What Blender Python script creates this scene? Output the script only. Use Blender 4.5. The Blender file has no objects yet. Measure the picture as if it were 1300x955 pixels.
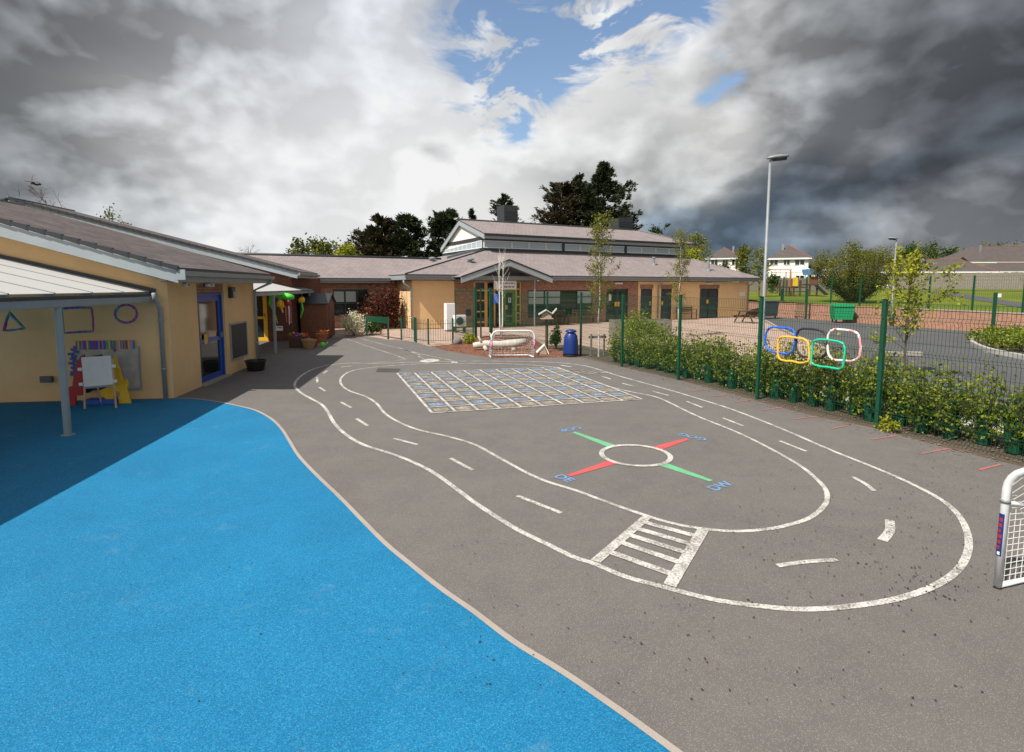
import bpy, math, random
import numpy as np
from mathutils import Vector, Matrix
random.seed(7)
C = bpy.context.scene.collection
S = bpy.context.scene
rad = math.radians

# ------------------------------------------------------------------ camera
FPX, TH, RO, EYE = 690.0, .1, 0.0, 2.3
fw = Vector((0, math.cos(TH), -math.sin(TH)))
r0 = Vector((1, 0, 0)); u0 = r0.cross(fw)
rt = r0*math.cos(RO) + u0*math.sin(RO)
up = -r0*math.sin(RO) + u0*math.cos(RO)
cam = bpy.data.objects.new('camera', bpy.data.cameras.new('camera'))
C.objects.link(cam)
cam.matrix_world = Matrix(((rt.x, up.x, -fw.x, 0), (rt.y, up.y, -fw.y, 0), (rt.z, up.z, -fw.z, EYE), (0, 0, 0, 1)))
cam.data.sensor_fit = 'HORIZONTAL'; cam.data.sensor_width = 36
cam.data.lens = FPX*36/1300; cam.data.shift_y = -45/1300
cam.data.clip_start = .05; cam.data.clip_end = 4000
S.camera = cam

def ray(x, y): return rt*(x-650) + up*(432.5-y) + fw*FPX
def G(x, y, z=0.0):                       # the spot on level z where a sight line lands
    d = ray(x, y); t = (z-EYE)/d.z
    return Vector((d.x*t, d.y*t, z))
def AT(x, y, Y):                          # the spot a given distance ahead
    d = ray(x, y); t = Y/d.y
    return Vector((d.x*t, Y, EYE+d.z*t))
def HIT(x, y, p, n):
    d = ray(x, y); o = Vector((0, 0, EYE)); t = (p-o).dot(n)/d.dot(n)
    return o+d*t

# ------------------------------------------------------------------ materials
def new_mat(name):
    m = bpy.data.materials.new(name); m.use_nodes = True
    nt = m.node_tree; b = nt.nodes['Principled BSDF']
    return m, nt, b
def link(nt, a, b): nt.links.new(a, b)
def ramp(nt, fac, stops):
    r = nt.nodes.new('ShaderNodeValToRGB'); e = r.color_ramp.elements
    while len(e) < len(stops): e.new(.5)
    for k, (p, c) in enumerate(stops): e[k].position = p; e[k].color = (*c, 1)
    link(nt, fac, r.inputs[0]); return r.outputs[0]
def noise(nt, vec, scale, detail=4, rough=.55, dist=0):
    n = nt.nodes.new('ShaderNodeTexNoise'); n.inputs['Scale'].default_value = scale
    n.inputs['Detail'].default_value = detail; n.inputs['Roughness'].default_value = rough
    n.inputs['Distortion'].default_value = dist
    if vec is not None: link(nt, vec, n.inputs['Vector'])
    return n.outputs['Fac']
def coord(nt, kind='Object'):
    return nt.nodes.new('ShaderNodeTexCoord').outputs[kind]
def mix(nt, fac, a, b, mode='MIX'):
    m = nt.nodes.new('ShaderNodeMix'); m.data_type = 'RGBA'; m.blend_type = mode
    for s, v in ((m.inputs[0], fac), (m.inputs[6], a), (m.inputs[7], b)):
        if isinstance(v, (int, float)): s.default_value = v
        elif isinstance(v, tuple): s.default_value = (*v, 1)
        else: link(nt, v, s)
    return m.outputs[2]
def math_(nt, op, a, b=None):
    m = nt.nodes.new('ShaderNodeMath'); m.operation = op
    for k, v in enumerate((a, b)):
        if v is None: continue
        if isinstance(v, (int, float)): m.inputs[k].default_value = v
        else: link(nt, v, m.inputs[k])
    return m.outputs[0]
def bump(nt, b, h, strength=.3, dist=.01):
    n = nt.nodes.new('ShaderNodeBump'); n.inputs['Strength'].default_value = strength
    n.inputs['Distance'].default_value = dist
    link(nt, h, n.inputs['Height']); link(nt, n.outputs[0], b.inputs['Normal'])
def plain(name, col, rough=.6, var=.12, scale=6, metal=0, bmp=0, bscale=60, spec=.5):
    m, nt, b = new_mat(name); co = coord(nt)
    lo = tuple(c*(1-var) for c in col); hi = tuple(min(1, c*(1+var)) for c in col)
    f = noise(nt, co, scale, 6, .65)
    link(nt, ramp(nt, f, [(.3, lo), (.7, hi)]), b.inputs['Base Color'])
    b.inputs['Roughness'].default_value = rough; b.inputs['Metallic'].default_value = metal
    b.inputs['Specular IOR Level'].default_value = spec
    if bmp: bump(nt, b, noise(nt, co, bscale, 4), bmp, .005)
    return m
M = {}
def asphalt(name, col, wear, speck=.5, seed=0.0, patchy=.12):
    m, nt, b = new_mat(name); co = coord(nt)
    big = noise(nt, co, .35, 5, .6, .6); mid = noise(nt, co, 2.2, 6, .7); fine = noise(nt, co, 150, 3, .8)
    vor = nt.nodes.new('ShaderNodeTexVoronoi'); vor.inputs['Scale'].default_value = 240; link(nt, co, vor.inputs['Vector'])
    c = ramp(nt, big, [(.3, tuple(x*(1-patchy) for x in col)), (.7, tuple(x*(1+patchy) for x in col))])
    c2 = ramp(nt, mid, [(.28, (.88, .88, .89)), (.5, (1, 1, 1)), (.75, (1.10, 1.09, 1.07))])
    c = mix(nt, 1, c, c2, 'MULTIPLY')
    c3 = ramp(nt, fine, [(.25, (.62, .61, .6)), (.5, (1, 1, 1)), (.78, (1.45, 1.42, 1.38))])
    c = mix(nt, speck, c, mix(nt, 1, c, c3, 'MULTIPLY'))
    cc = nt.nodes.new('ShaderNodeSeparateColor'); link(nt, vor.outputs['Color'], cc.inputs[0])
    f = math_(nt, 'GREATER_THAN', cc.outputs[0], .90)
    c = mix(nt, math_(nt, 'MULTIPLY', f, .42), c, wear)
    link(nt, c, b.inputs['Base Color']); b.inputs['Roughness'].default_value = .85
    b.inputs['Specular IOR Level'].default_value = .25
    st = ramp(nt, noise(nt, co, .9, 9, .78, 2.2), [(.60, (0, 0, 0)), (.74, (1, 1, 1))])
    c = mix(nt, math_(nt, 'MULTIPLY', st, .22), c, tuple(x*.55 for x in col))
    link(nt, c, b.inputs['Base Color'])
    bump(nt, b, fine, .35, .004)
    return m
M['asphalt'] = asphalt('asphalt', (.130, .119, .112), (.34, .32, .30), .75, patchy=.07)
M['carpark'] = asphalt('car_park_asphalt', (.088, .086, .090), (.16, .16, .16), .4)
M['concrete'] = asphalt('pale_concrete', (.42, .40, .37), (.5, .48, .45), .4)
M['kerb'] = asphalt('kerb_concrete', (.33, .285, .25), (.42, .38, .34), .6)
M['dark_patch'] = asphalt('dark_patch', (.065, .06, .058), (.12, .12, .12), .5)
M['soil'] = asphalt('soil', (.10, .075, .055), (.20, .17, .14), .9)
M['mulch'] = asphalt('mulch', (.17, .075, .045), (.28, .15, .10), .9)
def rubber():
    m, nt, b = new_mat('blue_rubber'); co = coord(nt)
    vor = nt.nodes.new('ShaderNodeTexVoronoi'); vor.inputs['Scale'].default_value = 210; link(nt, co, vor.inputs['Vector'])
    sc = nt.nodes.new('ShaderNodeSeparateColor'); link(nt, vor.outputs['Color'], sc.inputs[0])
    c = ramp(nt, sc.outputs[0], [(0, (.006, .11, .235)), (.5, (.009, .165, .34)), (.86, (.014, .21, .40)), (1, (.06, .27, .45))])
    big = noise(nt, co, .8, 5, .65, .5)
    c = mix(nt, 1, c, ramp(nt, big, [(.3, (.86, .86, .88)), (.7, (1.1, 1.08, 1.06))]), 'MULTIPLY')
    scr = noise(nt, co, 1.7, 8, .75, 1.2)
    f = ramp(nt, scr, [(.57, (0, 0, 0)), (.74, (1, 1, 1))])
    c = mix(nt, math_(nt, 'MULTIPLY', f, .24), c, (.22, .30, .34))
    link(nt, c, b.inputs['Base Color']); b.inputs['Roughness'].default_value = .8; b.inputs['Specular IOR Level'].default_value = .2
    bump(nt, b, vor.outputs['Distance'], .5, .004)
    return m
M['rubber'] = rubber()
def paint(name, col, wear=.5, under=(.17, .15, .135)):
    m, nt, b = new_mat(name); co = coord(nt)
    n1 = noise(nt, co, 55, 6, .8); n2 = noise(nt, co, 4, 5, .6)
    s = math_(nt, 'ADD', n1, math_(nt, 'MULTIPLY', n2, .5))
    f = ramp(nt, s, [(.60+.25*(.5-wear), (1, 1, 1)), (.74+.25*(.5-wear), (0, 0, 0))])
    # f = 1 where worn
    inv = ramp(nt, s, [(.62+.3*wear*.2, (0, 0, 0)), (1.0-.22*wear, (1, 1, 1))])
    c = mix(nt, math_(nt, 'MULTIPLY', inv, wear*1.6), col, under)
    link(nt, c, b.inputs['Base Color']); b.inputs['Roughness'].default_value = .75
    b.inputs['Specular IOR Level'].default_value = .25
    bump(nt, b, n1, .25, .003)
    return m
M['line'] = paint('white_line_paint', (.60, .58, .54), .62)
M['line_worn'] = paint('worn_white_line_paint', (.46, .44, .41), .9)
M['line_red'] = paint('red_line_paint', (.50, .11, .10), .8)
M['arm_red'] = paint('red_arm_paint', (.62, .07, .08), .35)
M['line_green'] = paint('green_line_paint', (.12, .48, .24), .4)
M['line_blue'] = paint('blue_line_paint', (.13, .32, .60), .6)
M['cell_blue'] = paint('blue_cell_paint', (.12, .25, .42), .75)
M['cell_tan'] = paint('tan_cell_paint', (.33, .28, .19), .8)

def brickmat(name, c1, c2, mortar, sx=1.0, tint=None):
    m, nt, b = new_mat(name); co = coord(nt)
    sp = nt.nodes.new('ShaderNodeSeparateXYZ'); link(nt, co, sp.inputs[0])
    cb = nt.nodes.new('ShaderNodeCombineXYZ')
    link(nt, math_(nt, 'ADD', sp.outputs[0], sp.outputs[1]), cb.inputs[0]); link(nt, sp.outputs[2], cb.inputs[1])
    br = nt.nodes.new('ShaderNodeTexBrick'); link(nt, cb.outputs[0], br.inputs['Vector'])
    br.inputs['Scale'].default_value = 1/sx; br.inputs['Brick Width'].default_value = .225; br.inputs['Row Height'].default_value = .075
    br.inputs['Mortar Size'].default_value = .009; br.inputs['Color1'].default_value = (*c1, 1); br.inputs['Color2'].default_value = (*c2, 1)
    br.inputs['Mortar'].default_value = (*mortar, 1); br.inputs['Bias'].default_value = -.1
    n = noise(nt, co, 5, 6, .7)
    c = mix(nt, 1, br.outputs[0], ramp(nt, n, [(.3, (.75, .75, .75)), (.7, (1.25, 1.22, 1.2))]), 'MULTIPLY')
    link(nt, c, b.inputs['Base Color']); b.inputs['Roughness'].default_value = .9; b.inputs['Specular IOR Level'].default_value = .2
    bump(nt, b, br.outputs['Fac'], -.4, .006)
    return m
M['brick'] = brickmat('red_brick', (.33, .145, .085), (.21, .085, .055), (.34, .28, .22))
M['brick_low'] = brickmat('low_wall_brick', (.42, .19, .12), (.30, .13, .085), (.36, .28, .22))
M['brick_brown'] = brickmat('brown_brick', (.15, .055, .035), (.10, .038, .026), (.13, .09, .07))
def pavmat():
    m, nt, b = new_mat('pink_block_paving'); co = coord(nt)
    br = nt.nodes.new('ShaderNodeTexBrick'); link(nt, co, br.inputs['Vector'])
    br.inputs['Scale'].default_value = 1; br.inputs['Brick Width'].default_value = .2; br.inputs['Row Height'].default_value = .1
    br.inputs['Mortar Size'].default_value = .006
    br.inputs['Color1'].default_value = (.46, .325, .255, 1); br.inputs['Color2'].default_value = (.37, .26, .205, 1); br.inputs['Mortar'].default_value = (.2, .14, .11, 1)
    n = noise(nt, co, .9, 6, .65)
    c = mix(nt, 1, br.outputs[0], ramp(nt, n, [(.3, (.82, .82, .82)), (.7, (1.15, 1.15, 1.15))]), 'MULTIPLY')
    link(nt, c, b.inputs['Base Color']); b.inputs['Roughness'].default_value = .9
    return m
M['paving'] = pavmat()
def tilemat(name, axis, col, sc=1.0, gap=.66, vary=.06):
    # roof tiles laid in courses; axis = the local axis that runs down the slope
    m, nt, b = new_mat(name); co = coord(nt)
    sp = nt.nodes.new('ShaderNodeSeparateXYZ'); link(nt, co, sp.inputs[0])
    cb = nt.nodes.new('ShaderNodeCombineXYZ')
    a, d = (1, 0) if axis == 'x' else (0, 1)
    link(nt, sp.outputs[a], cb.inputs[0]); link(nt, sp.outputs[d], cb.inputs[1])
    br = nt.nodes.new('ShaderNodeTexBrick'); link(nt, cb.outputs[0], br.inputs['Vector'])
    br.inputs['Scale'].default_value = 1; br.inputs['Brick Width'].default_value = .30*sc; br.inputs['Row Height'].default_value = .27*sc
    br.inputs['Mortar Size'].default_value = .012; br.inputs['Mortar Smooth'].default_value = .3
    br.inputs['Color1'].default_value = (*[x*(1+vary) for x in col], 1); br.inputs['Color2'].default_value = (*[x*(1-vary) for x in col], 1)
    br.inputs['Mortar'].default_value = (*[x*gap for x in col], 1)
    n = noise(nt, co, 1.3, 6, .7); n2 = noise(nt, co, 14, 4, .7)
    c = mix(nt, 1, br.outputs[0], ramp(nt, n, [(.3, (.84, .84, .85)), (.7, (1.12, 1.1, 1.08))]), 'MULTIPLY')
    c = mix(nt, 1, c, ramp(nt, n2, [(.3, (.88, .88, .88)), (.7, (1.1, 1.1, 1.1))]), 'MULTIPLY')
    link(nt, c, b.inputs['Base Color']); b.inputs['Roughness'].default_value = .8; b.inputs['Specular IOR Level'].default_value = .3
    saw = math_(nt, 'FRACT', math_(nt, 'DIVIDE', sp.outputs[d], .27*sc))
    bump(nt, b, math_(nt, 'ADD', saw, math_(nt, 'MULTIPLY', br.outputs['Fac'], -.6)), .5, .02)
    return m
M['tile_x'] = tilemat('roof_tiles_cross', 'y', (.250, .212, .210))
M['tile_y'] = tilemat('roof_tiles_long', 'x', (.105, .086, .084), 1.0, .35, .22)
M['tile_porch'] = tilemat('porch_roof_tiles', 'x', (.250, .212, .210))
M['tile_far'] = tilemat('far_roof_tiles', 'y', (.095, .080, .075), 1.3)
M['cream'] = plain('cream_render', (.74, .495, .255), .9, .08, .9, bmp=.15, bscale=120, spec=.2)
M['cream_f1'] = M['cream']
M['white_render'] = plain('white_render', (.72, .70, .65), .9, .05, 1.5, spec=.2)
M['grey_metal'] = plain('grey_painted_metal', (.25, .285, .30), .45, .08, 3)
M['barge'] = plain('pale_grey_barge_board', (.29, .33, .35), .5, .07, 2)
M['dark_trim'] = plain('dark_trim', (.035, .037, .04), .5, .15, 5)
M['soffit'] = plain('dark_soffit', (.13, .14, .15), .6, .1)
M['blue_paint'] = plain('blue_door_paint', (.008, .070, .36), .35, .1, 4)
M['yellow_paint'] = plain('yellow_paint', (.75, .44, .02), .45, .1, 6)
M['tan_frame'] = plain('tan_frame_paint', (.52, .33, .10), .5, .1, 4)
M['green_paint'] = plain('dark_green_paint', (.004, .058, .030), .4, .12, 5)
M['lime_paint'] = plain('lime_green_paint', (.12, .26, .02), .45, .1, 5)
M['dark_door'] = plain('charcoal_door_paint', (.035, .042, .05), .4, .15, 4)
M['charcoal'] = plain('charcoal_metal', (.03, .034, .04), .4, .15, 4)
M['white'] = plain('white_paint', (.72, .72, .70), .45, .06, 5)
M['white_metal'] = plain('white_tube', (.66, .67, .68), .35, .10, 14)
M['galv'] = plain('galvanised_steel', (.22, .24, .255), .55, .12, 9, metal=.2)
M['wood_pale'] = plain('weathered_wood', (.34, .27, .20), .85, .2, 8)
M['wood_grey'] = plain('grey_weathered_wood', (.19, .165, .135), .85, .25, 6)
M['wood_dark'] = plain('dark_brown_wood', (.085, .042, .024), .7, .2, 8)
M['shed_wood'] = plain('shed_wood', (.16, .062, .030), .8, .2, 6)
M['slate'] = plain('blackboard', (.03, .032, .033), .6, .2, 5)
M['black'] = plain('black_plastic', (.012, .012, .013), .4, .1, 5)
M['red'] = plain('red_toy_paint', (.38, .02, .018), .45, .1, 5)
M['yellow'] = plain('yellow_toy_paint', (.75, .45, .02), .45, .1, 5)
M['blue'] = plain('blue_plastic', (.02, .09, .38), .4, .1, 5)
M['navy'] = plain('navy_bin_plastic', (.007, .030, .16), .35, .12, 4)
M['green_bin'] = plain('green_bin_plastic', (.01, .25, .09), .4, .12, 4)
M['terracotta'] = plain('terracotta', (.34, .11, .05), .8, .15, 8)
M['wicker'] = plain('wicker', (.32, .20, .09), .85, .3, 30)
M['stone'] = plain('pale_stone', (.45, .42, .37), .9, .2, 6, bmp=.4, bscale=15)
M['boulder'] = plain('grey_boulder', (.16, .15, .14), .9, .25, 6, bmp=.6, bscale=12)
M['bark_white'] = plain('white_bark', (.60, .57, .52), .8, .25, 14)
M['bark'] = plain('brown_bark', (.10, .075, .055), .9, .25, 12)
M['twig'] = plain('bare_twigs', (.12, .085, .065), .9, .2, 8)
M['neon_green'] = plain('neon_green_fabric', (.10, .65, .05), .7, .1)
M['orange'] = plain('orange_paint', (.80, .22, .03), .6, .1)
M['hoop_blue'] = plain('blue_tape', (.01, .12, .60), .5, .2, 40)
M['hoop_yellow'] = plain('yellow_tape', (.80, .42, .03), .5, .2, 40)
M['hoop_green'] = plain('green_tape', (.01, .48, .25), .5, .2, 40)
M['hoop_black'] = plain('black_tape', (.02, .022, .028), .5, .2, 40)
M['purple'] = plain('purple_paper', (.22, .05, .25), .7, .1)
M['net'] = plain('white_net_cord', (.6, .6, .58), .7, .1)
M['grey_box'] = plain('grey_plastic', (.09, .10, .11), .5, .1)
M['ply'] = plain('pale_plywood', (.55, .36, .2), .7, .1)
def glassmat(name, col, rough=.06):
    m, nt, b = new_mat(name); b.inputs['Base Color'].default_value = (*col, 1)
    b.inputs['Roughness'].default_value = rough; b.inputs['Specular IOR Level'].default_value = .7
    bump(nt, b, noise(nt, coord(nt), 1.2, 2), .015, .05)
    return m
M['glass'] = glassmat('dark_window_glass', (.014, .018, .018))
M['glass_blind'] = glassmat('glass_before_pale_blind', (.33, .38, .36), .2)
M['glass_sky'] = glassmat('clerestory_glass', (.36, .44, .50), .10)
def translucent(name, col):
    m, nt, b = new_mat(name)
    out = nt.nodes['Material Output']; d = nt.nodes.new('ShaderNodeBsdfDiffuse'); t = nt.nodes.new('ShaderNodeBsdfTranslucent')
    d.inputs[0].default_value = (*col, 1); t.inputs[0].default_value = (*[c*.75 for c in col], 1)
    mx = nt.nodes.new('ShaderNodeMixShader'); mx.inputs[0].default_value = .28
    link(nt, d.outputs[0], mx.inputs[1]); link(nt, t.outputs[0], mx.inputs[2]); link(nt, mx.outputs[0], out.inputs[0])
    return m
M['poly'] = translucent('opal_polycarbonate', (.60, .59, .57))
def leafmat(name, c1, c2, c3, trans=.35, scale=1.6):
    m, nt, b = new_mat(name); co = coord(nt, 'Object')
    geo = nt.nodes.new('ShaderNodeNewGeometry')
    f = noise(nt, co, scale, 3, .6)
    f2 = math_(nt, 'ADD', math_(nt, 'MULTIPLY', f, .75), math_(nt, 'MULTIPLY', geo.outputs['Random Per Island'], .35))
    c = ramp(nt, f2, [(.30, c1), (.52, c2), (.78, c3)])
    out = nt.nodes['Material Output']; d = nt.nodes.new('ShaderNodeBsdfDiffuse'); t = nt.nodes.new('ShaderNodeBsdfTranslucent')
    link(nt, c, d.inputs[0]); link(nt, c, t.inputs[0])
    mx = nt.nodes.new('ShaderNodeMixShader'); mx.inputs[0].default_value = trans
    link(nt, d.outputs[0], mx.inputs[1]); link(nt, t.outputs[0], mx.inputs[2])
    link(nt, mx.outputs[0], out.inputs[0])
    return m
M['leaf_hedge'] = leafmat('hedge_leaves', (.045, .072, .012), (.16, .205, .025), (.38, .40, .05), .35, 3)
M['leaf_spring'] = leafmat('spring_leaves', (.09, .10, .02), (.17, .19, .04), (.27, .27, .06), .4, 2)
M['leaf_conifer'] = leafmat('conifer_needles', (.012, .019, .012), (.028, .040, .020), (.060, .072, .034), .1, .5)
M['leaf_brown'] = leafmat('brown_conifer_needles', (.022, .020, .012), (.045, .040, .022), (.08, .066, .035), .1, .5)
M['leaf_olive'] = leafmat('olive_leaves', (.05, .06, .014), (.12, .135, .028), (.21, .21, .045), .25, .8)
M['leaf_yellow'] = leafmat('yellow_green_leaves', (.12, .15, .02), (.26, .28, .03), (.42, .42, .05), .3, .8)
M['leaf_green'] = leafmat('green_leaves', (.02, .045, .010), (.045, .085, .018), (.09, .13, .03), .25, .8)
M['leaf_red'] = leafmat('red_photinia_leaves', (.018, .028, .010), (.075, .030, .022), (.22, .075, .06), .2, 2.5)
M['flower'] = leafmat('cream_blossom', (.35, .33, .22), (.62, .58, .40), (.75, .70, .52), .2, 3)
M['flowers_mixed'] = None
def grassmat():
    m, nt, b = new_mat('grass_field'); co = coord(nt)
    f = noise(nt, co, .25, 6, .65); f2 = noise(nt, co, 12, 4, .7)
    c = ramp(nt, f, [(.3, (.09, .125, .018)), (.7, (.16, .19, .03))])
    c = mix(nt, 1, c, ramp(nt, f2, [(.3, (.7, .7, .7)), (.7, (1.25, 1.2, 1.1))]), 'MULTIPLY')
    link(nt, c, b.inputs['Base Color']); b.inputs['Roughness'].default_value = 1; b.inputs['Specular IOR Level'].default_value = .1
    bump(nt, b, f2, .5, .05)
    return m
M['grass'] = grassmat()
def stripes(name, cols, scale, axis=0):
    m, nt, b = new_mat(name); co = coord(nt)
    sp = nt.nodes.new('ShaderNodeSeparateXYZ'); link(nt, co, sp.inputs[0])
    w = nt.nodes.new('ShaderNodeTexWhiteNoise'); w.noise_dimensions = '1D'
    v = sp.outputs[axis]
    link(nt, math_(nt, 'FLOOR', math_(nt, 'MULTIPLY', v, scale)), w.inputs['W'])
    r = ramp(nt, w.outputs['Value'], [(k/len(cols), c) for k, c in enumerate(cols)])
    r.node.color_ramp.interpolation = 'CONSTANT'
    link(nt, r, b.inputs['Base Color']); b.inputs['Roughness'].default_value = .7
    return m
BR = [(.45, .03, .03), (.03, .10, .45), (.65, .5, .04), (.25, .05, .3), (.04, .35, .12), (.6, .2, .3), (.08, .35, .5)]
M['pencils'] = stripes('coloured_pencil_strip', BR, 42, 0)
M['tinsel'] = stripes('coloured_tinsel', [(.25, .05, .3), (.03, .15, .40), (.04, .35, .2), (.35, .08, .25), (.05, .2, .45)], 35, 0)
M['candy'] = stripes('red_white_tape', [(.7, .66, .64), (.62, .12, .12), (.7, .66, .64), (.66, .3, .3)], 22, 0)
M['bloom'] = stripes('bright_artificial_flowers', BR+[(.75, .25, .02), (.1, .6, .1)], 14, 0)

# ------------------------------------------------------------------ mesh helpers
class MB:
    def __init__(s): s.v = []; s.f = []; s.m = []
    def add(s, vs, fs, mi=0):
        o = len(s.v); s.v += [tuple(p) for p in vs]
        for f in fs: s.f.append(tuple(i+o for i in f)); s.m.append(mi)
        return s
    def box(s, x0, x1, y0, y1, z0, z1, mi=0):
        return s.add([(x0,y0,z0),(x1,y0,z0),(x1,y1,z0),(x0,y1,z0),(x0,y0,z1),(x1,y0,z1),(x1,y1,z1),(x0,y1,z1)],
              [(0,3,2,1),(4,5,6,7),(0,1,5,4),(1,2,6,5),(2,3,7,6),(3,0,4,7)], mi)
    def obox(s, c, size, mat, mi=0):
        hx, hy, hz = [k/2 for k in size]; c = Vector(c)
        vs = [c+mat@Vector((a*hx, b*hy, d*hz)) for d in (-1, 1) for a, b in ((-1,-1),(1,-1),(1,1),(-1,1))]
        return s.add(vs, [(0,3,2,1),(4,5,6,7),(0,1,5,4),(1,2,6,5),(2,3,7,6),(3,0,4,7)], mi)
    def beam(s, p, q, w, h, mi=0, upv=(0, 0, 1)):
        p, q = Vector(p), Vector(q); d = (q-p); L = d.length; d.normalize()
        r = d.cross(Vector(upv))
        if r.length < 1e-4: r = Vector((1, 0, 0))
        r.normalize(); u = r.cross(d)
        mt = Matrix((r, d, u)).transposed()
        return s.obox((p+q)/2, (w, L, h), mt, mi)
    def tube(s, pts, r, n=8, mi=0, caps=True, closed=False):
        pts = [Vector(p) for p in pts]; rr = r if isinstance(r, (list, tuple)) else [r]*len(pts)
        N = len(pts); rings = []; prev = None
        for i, p in enumerate(pts):
            if closed: d = pts[(i+1) % N]-pts[i-1]
            else: d = pts[min(i+1, N-1)]-pts[max(i-1, 0)]
            if d.length < 1e-7: d = Vector((0, 0, 1))
            d.normalize()
            if prev is None:
                a = Vector((0, 0, 1)) if abs(d.z) < .9 else Vector((1, 0, 0))
                x = d.cross(a).normalized()
            else:
                x = (prev-d*prev.dot(d))
                x = x.normalized() if x.length > 1e-6 else d.orthogonal().normalized()
            prev = x; y = d.cross(x)
            rings.append([p+(x*math.cos(2*math.pi*k/n)+y*math.sin(2*math.pi*k/n))*rr[i] for k in range(n)])
        vs = [q for ring in rings for q in ring]; fs = []
        for i in range(N if closed else N-1):
            j = (i+1) % N
            for k in range(n):
                fs.append((i*n+k, i*n+(k+1) % n, j*n+(k+1) % n, j*n+k))
        if caps and not closed: fs += [tuple(range(n-1, -1, -1)), tuple((N-1)*n+k for k in range(n))]
        return s.add(vs, fs, mi)
    def prism(s, poly, vec, mi=0):
        n = len(poly); vec = Vector(vec); poly = [Vector(p) for p in poly]
        vs = poly+[p+vec for p in poly]
        nr = Vector((0, 0, 0))
        for k in range(n): nr += poly[k].cross(poly[(k+1) % n])
        fs = [tuple(range(n)), tuple(range(2*n-1, n-1, -1))]+[(k, k+n, (k+1) % n+n, (k+1) % n) for k in range(n)]
        if nr.dot(vec) > 0: fs = [tuple(reversed(f)) for f in fs]
        return s.add(vs, fs, mi)
    def lathe(s, prof, n=20, c=(0, 0, 0), mi=0):
        vs = []; fs = []
        for r, z in prof:
            for k in range(n):
                a = 2*math.pi*k/n; vs.append((c[0]+r*math.cos(a), c[1]+r*math.sin(a), c[2]+z))
        for i in range(len(prof)-1):
            for k in range(n):
                fs.append((i*n+k, i*n+(k+1) % n, (i+1)*n+(k+1) % n, (i+1)*n+k))
        fs += [tuple(range(n-1, -1, -1)), tuple((len(prof)-1)*n+k for k in range(n))]
        return s.add(vs, fs, mi)
    def build(s, name, mats, parent=None, smooth=False, bevel=0):
        me = bpy.data.meshes.new(name); me.from_pydata(s.v, [], s.f)
        for m in (mats if isinstance(mats, list) else [mats]): me.materials.append(m)
        if any(s.m): me.polygons.foreach_set('material_index', s.m)
        if smooth: me.polygons.foreach_set('use_smooth', [True]*len(me.polygons))
        me.update()
        o = bpy.data.objects.new(name, me); C.objects.link(o)
        if parent: o.parent = parent
        if bevel:
            b = o.modifiers.new('bevel', 'BEVEL'); b.width = bevel; b.segments = 2; b.limit_method = 'ANGLE'
        return o
def tag(o, label=None, cat=None, group=None, kind=None):
    if label: o['label'] = label
    if cat: o['category'] = cat
    if group: o['group'] = group
    if kind: o['kind'] = kind
    return o
def thing(name, label, cat, loc=(0, 0, 0), rz=0, group=None):
    o = bpy.data.objects.new(name, None); C.objects.link(o); o.empty_display_size = .2
    o.location = loc; o.rotation_euler = (0, 0, rz); return tag(o, label, cat, group)
def struct(o): o['kind'] = 'structure'; return o
def copy_tree(o, parent=None):
    c = o.copy(); C.objects.link(c); c.parent = parent
    for ch in list(o.children): copy_tree(ch, c)
    return c
def smoothline(pts, per=8, closed=False):
    out = []; N = len(pts); pts = [Vector(p) for p in pts]
    rng = range(N) if closed else range(N-1)
    for i in rng:
        p0 = pts[i-1] if (i > 0 or closed) else pts[0]*2-pts[1]
        p1 = pts[i]; p2 = pts[(i+1) % N]
        p3 = pts[(i+2) % N] if (i+2 < N or closed) else pts[-1]*2-pts[-2]
        for k in range(per):
            t = k/per
            out.append(.5*((2*p1)+(p2-p0)*t+(2*p0-5*p1+4*p2-p3)*t*t+(3*p1-p0-3*p2+p3)*t**3))
    if not closed: out.append(pts[-1])
    return out
def ribbon(mb, pts, w, z, closed=False, mi=0):
    n = len(pts); L = []; R = []
    ws = w if isinstance(w, list) else [w]*n
    for i, p in enumerate(pts):
        a = pts[i-1] if (i > 0 or closed) else p; b = pts[(i+1) % n] if (i < n-1 or closed) else p
        d = Vector((b.x-a.x, b.y-a.y, 0)).normalized(); nn = Vector((-d.y, d.x, 0))*ws[i]/2
        L.append((p.x+nn.x, p.y+nn.y, z)); R.append((p.x-nn.x, p.y-nn.y, z))
    vs = L+R; m = n if closed else n-1
    fs = [(i+n, (i+1) % n+n, (i+1) % n, i) for i in range(m)]
    mb.add(vs, fs, mi)
def Gs(pl): return [G(x, y) for x, y in pl]
def polyfill(name, pts, z, mat, parent=None, thick=0):
    import mathutils.geometry as mg
    tri = mg.tessellate_polygon([[Vector((p[0], p[1], 0)) for p in pts]])
    mb = MB(); vs = [(p[0], p[1], z) for p in pts]; fs = []
    for t in tri:
        a, b, c = [Vector(vs[i]) for i in t]
        fs.append(tuple(t) if (b-a).cross(c-a).z > 0 else tuple(reversed(t)))
    mb.add(vs, fs)
    return mb.build(name, mat, parent)
def wall(mb, s0, s1, z0, z1, opens, t0, t1, axis='x', mi=0):
    # a wall along an axis with rectangular openings (s0,s1,z0,z1)
    cuts = sorted(set([s0, s1]+[c for o in opens for c in o[:2] if s0 < c < s1]))
    for a, b in zip(cuts, cuts[1:]):
        mid = (a+b)/2; zs = sorted([(o[2], o[3]) for o in opens if o[0] < mid < o[1]]); z = z0
        for c, d in zs+[(z1, z1)]:
            if c > z+1e-4:
                if axis == 'x': mb.box(a, b, t0, t1, z, c, mi)
                else: mb.box(t0, t1, a, b, z, c, mi)
            z = max(z, d)

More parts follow.
